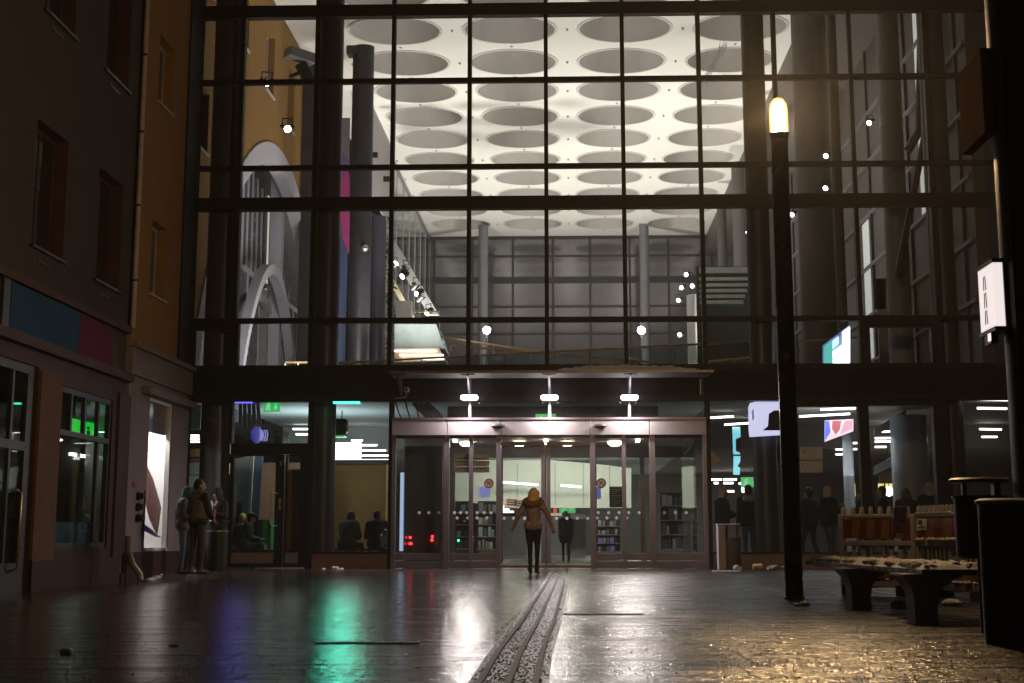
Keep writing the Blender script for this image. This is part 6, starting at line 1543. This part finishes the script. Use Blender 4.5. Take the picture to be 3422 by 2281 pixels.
# bench inside behind the left bays for the seated people
for nm,x0,x1,Y,lab in (('window_bench',532,600,1.5,'low dark bench behind the exit door glass'),('window_bench',772,893,1.6,'low dark bench behind the glass under the seated pair')):
    a=at(x0,1260,Y);b2=at(x1,1260,Y);t=thing(nm,lab,'bench',((a.x+b2.x)/2,Y,0));B((a.x,Y-.25,.40),(b2.x,Y+.3,.46)).build('seat',M['dgrey'],t)
    for xx_ in (a.x+.1,b2.x-.2): B((xx_,Y-.2,0),(xx_+.08,Y+.25,.4)).build('leg',M['dgrey'],t)
def ex_cap(t,J,f,rt,up):
    hd=J['hd'];solid([('e',hd+up*.055-f*.01,(.095,.105,.08),0),('c',hd+up*.045+f*.09-rt*.03,hd+up*.04+f*.13+rt*.03,.02,.016,0)],.012,'cap',['blackcloth'],t,2)
p=at(560,1262,1.5)
person('seated person in a dark cap and blue jacket behind the exit door glass',(p.x,1.5,.0),R(-82),1.80,SIT,legs='jeans',top='bluej',hair='dhair',extras=ex_cap,bulk=1.15,vox=.014)
p=at(541,1262,2.3);person('seated person with bright yellow hair behind the one in the dark cap',(p.x,2.3,.0),R(-60),1.78,SIT,legs='jeans',top='bluej',hair='ylhair',hairlen=.08,bulk=1.1,vox=.016) if not M.update(ylhair=mat('yellow_hair',(.55,.42,.06),.6)) else None
p=at(797,1262,1.6);person('seated figure with long dark hair, back to the glass, left of a pair',(p.x,1.6,0),R(-25),1.86,SIT,legs='browncloth',top='navy',hair='dhair',hairlen=.25,bulk=1.3,vox=.016)
p=at(866,1262,1.6);person('seated figure in a dark coat, back to the glass, right of a pair',(p.x,1.6,0),R(12),1.88,SIT,legs='blackcloth',top='blackcloth',hair='dhair',bulk=1.25,vox=.016)
p=at(884,1245,.9);bgp=thing('plastic_bag','crumpled clear plastic bag leaning on the glass by the seated pair','bag',(p.x,.9,.45))
b=MB();rng=random.Random(8)
for k in range(12): b.ball((p.x+rng.uniform(-.1,.1),.9+rng.uniform(-.05,.05),.6+rng.uniform(-.12,.3)),(rng.uniform(.04,.1),.05,rng.uniform(.05,.12)),7,5)
b.build('bag_body',mat('shiny_plastic',(.45,.42,.52),.15,var=.6,scale=12),bgp)
B((p.x-.15,.75,0),(p.x+.15,1.05,.46)).build('stand',M['dgrey'],bgp)
# man coming out, inside
def ex_mask(t,J,f,rt,up):
    hd=J['hd'];solid([('e',hd+f*.065-up*.045,(.06,.045,.05),0)],.014,'face_mask',['mask'],t,2)
p=at(1300,1285,12)
person('masked man in a long dark coat walking out towards the glass doors',(p.x,12,0),R(178),1.52,dict(lan=(-.1,.12,.09),ltoe=(-.1,.27,.035),lkn=(-.1,.14,.52),ran=(.1,-.16,.12),rtoe=(.1,-.03,.035)),legs='navy',top='navy',hair='fairhair',long=.45,bulk=1.2,extras=ex_mask,vox=.016)
# people in the right bays
def inside(x,Y,label,head,H,**k):
    p=at(x,1260,Y);return person(label,(p.x,Y,0),R(head),H,k.pop('pose',None),vox=.018,**k)
inside(1722,1.6,'person from behind in a dark jacket with lowered pale grey hood, right bay',15,1.98,top='blackcloth',legs='jeans',hair='dhair',bulk=1.2,extras=lambda t,J,f,rt,up:solid([('c',J['nk']+Vector((-.1,-.08,-.03)),J['nk']+Vector((.1,-.08,-.03)),.08,.08,0)],.02,'lowered_hood',['greyhood'],t,2))
inside(1660,2.2,'pale haired person in a dark coat facing right, inside the right bay',-70,1.94,pose=dict(lwr=(-.1,.34,1.2),lel=(-.23,.1,1.12),rwr=(.12,.30,1.15),rel=(.23,.08,1.12),hd=(0,.06,1.61),fwd=(0,1,-.2)),top='blackcloth',legs='blackcloth',hair='fairhair',hairlen=.1,bulk=1.2)
inside(1906,1.8,'person with fair curly hair in a black coat and jeans, beside the notice panels',-60,1.96,pose=dict(rwr=(.1,.26,1.3),rel=(.24,.05,1.13),lan=(-.12,.12,.09),ltoe=(-.13,.26,.035),lkn=(-.11,.12,.52)),top='blackcloth',legs='jeans',hair='fairhair',hairlen=.10,bulk=1.15)
inside(1862,2.6,'dim dark haired person in dark clothes left of the fair curly one',40,1.95,pose=dict(lan=(-.1,.16,.09),ltoe=(-.1,.3,.035),lkn=(-.1,.16,.53),ran=(.1,-.2,.13),rtoe=(.1,-.08,.035),rkn=(.1,-.02,.52),hd=(.02,.05,1.61)),top='navy',legs='navy',hair='dhair',bulk=1.15)
inside(1992,1.4,'broad dark silhouetted person behind the left barrier',60,1.92,pose=dict(hd=(.03,.10,1.58),nk=(.01,.05,1.46),fwd=(0,1,-.4),lwr=(-.12,.3,1.1),rwr=(.15,.25,1.05)),top='blackcloth',legs='blackcloth',hair='dhair',bulk=1.5)
inside(2032,2.0,'smaller dark haired person beside the yellow sign',80,1.96,top='blackcloth',legs='blackcloth',hair='dhair',bulk=1.1)
inside(2086,1.8,'brown haired person with head bowed behind the right barrier',10,1.90,top='browncloth',legs='blackcloth',hair='browny',hairlen=.12,bulk=1.2) if not M.update(browny=mat('brown_hair',(.12,.07,.04),.6)) else None
inside(2141,1.2,'person in a white hood and dark coat facing out behind the right barrier',172,2.0,top='blackcloth',legs='blackcloth',hood='greyhood',bulk=1.2)
# ---------------------------------------------------------------- scratches and small marks on the glass
def frosted():
    m=bpy.data.materials.new('white_scratch');m.use_nodes=True;nt=m.node_tree;nt.nodes.clear();N=nt.nodes.new;L=nt.links.new
    o=N('ShaderNodeOutputMaterial');a=N('ShaderNodeBsdfTranslucent');a.inputs[0].default_value=(.95,.95,1,1);d=N('ShaderNodeBsdfDiffuse');d.inputs[0].default_value=(.9,.9,.95,1)
    nz=N('ShaderNodeTexNoise');nz.inputs['Scale'].default_value=9;mx=N('ShaderNodeMixShader');mr=N('ShaderNodeMapRange');mr.inputs[3].default_value=.05;mr.inputs[4].default_value=.35;L(nz.outputs['Fac'],mr.inputs[0]);L(mr.outputs[0],mx.inputs[0]);L(a.outputs[0],mx.inputs[1]);L(d.outputs[0],mx.inputs[2]);tr_=N('ShaderNodeBsdfTransparent');m2=N('ShaderNodeMixShader');m2.inputs[0].default_value=.5;L(mx.outputs[0],m2.inputs[1]);L(tr_.outputs[0],m2.inputs[2]);L(m2.outputs[0],o.inputs[0]);return m
M['scratch']=frosted()
rng=random.Random(33)
def scratch(pts_list,label,m='scratch',w_=.012):
    q=MB()
    for pts in pts_list: q.tube([at(x,y,-.02) for x,y in pts],w_,5)
    return tag(q.build('glass_scratches',M[m]),label,'graffiti')
L_=[]
for k in range(17):
    t=k/16;x=1614+52*t;y=180-75*t+rng.uniform(-8,8);h=rng.uniform(16,30)*(.7+.5*math.sin(t*3.1))
    L_.append([(x,y+h*.5),(x+rng.uniform(1,4),y),(x+rng.uniform(2,6),y-h*.5)])
L_.append([(1650,118),(1655,92),(1659,116),(1664,88),(1668,112)])
scratch(L_,'white scribbled graffiti strokes scratched on the upper right glass')
scratch([[(1612,195),(1630,188)],[(1620,204),(1627,190)],[(1634,198),(1640,188)],[(1645,194),(1650,188)]],'few short scratched strokes just under the scribbled graffiti',w_=.01)
scratch([[(1567,1030),(1572,1005),(1578,1028)],[(1582,1030),(1584,1000)],[(1570,1044),(1588,1024)],[(1590,1020),(1594,1000)]],'pale scratched strokes on the far right door panel',w_=.008)
# ---------------------------------------------------------------- thin haze volume added round everything to imitate the glow at the lamp
hz=MB().box((-70,-95,-1.5),(70,58,24))
m=bpy.data.materials.new('glow_haze');m.use_nodes=True;m.node_tree.nodes.clear()
pv=m.node_tree.nodes.new('ShaderNodeVolumePrincipled');pv.inputs['Color'].default_value=(.9,.9,.92,1);pv.inputs['Density'].default_value=.0010;pv.inputs['Anisotropy'].default_value=.3
mo=m.node_tree.nodes.new('ShaderNodeOutputMaterial');m.node_tree.links.new(pv.outputs[0],mo.inputs['Volume'])
tag(hz.build('haze',m),kind='stuff')
cy.volume_bounces=0;cy.volume_step_rate=4
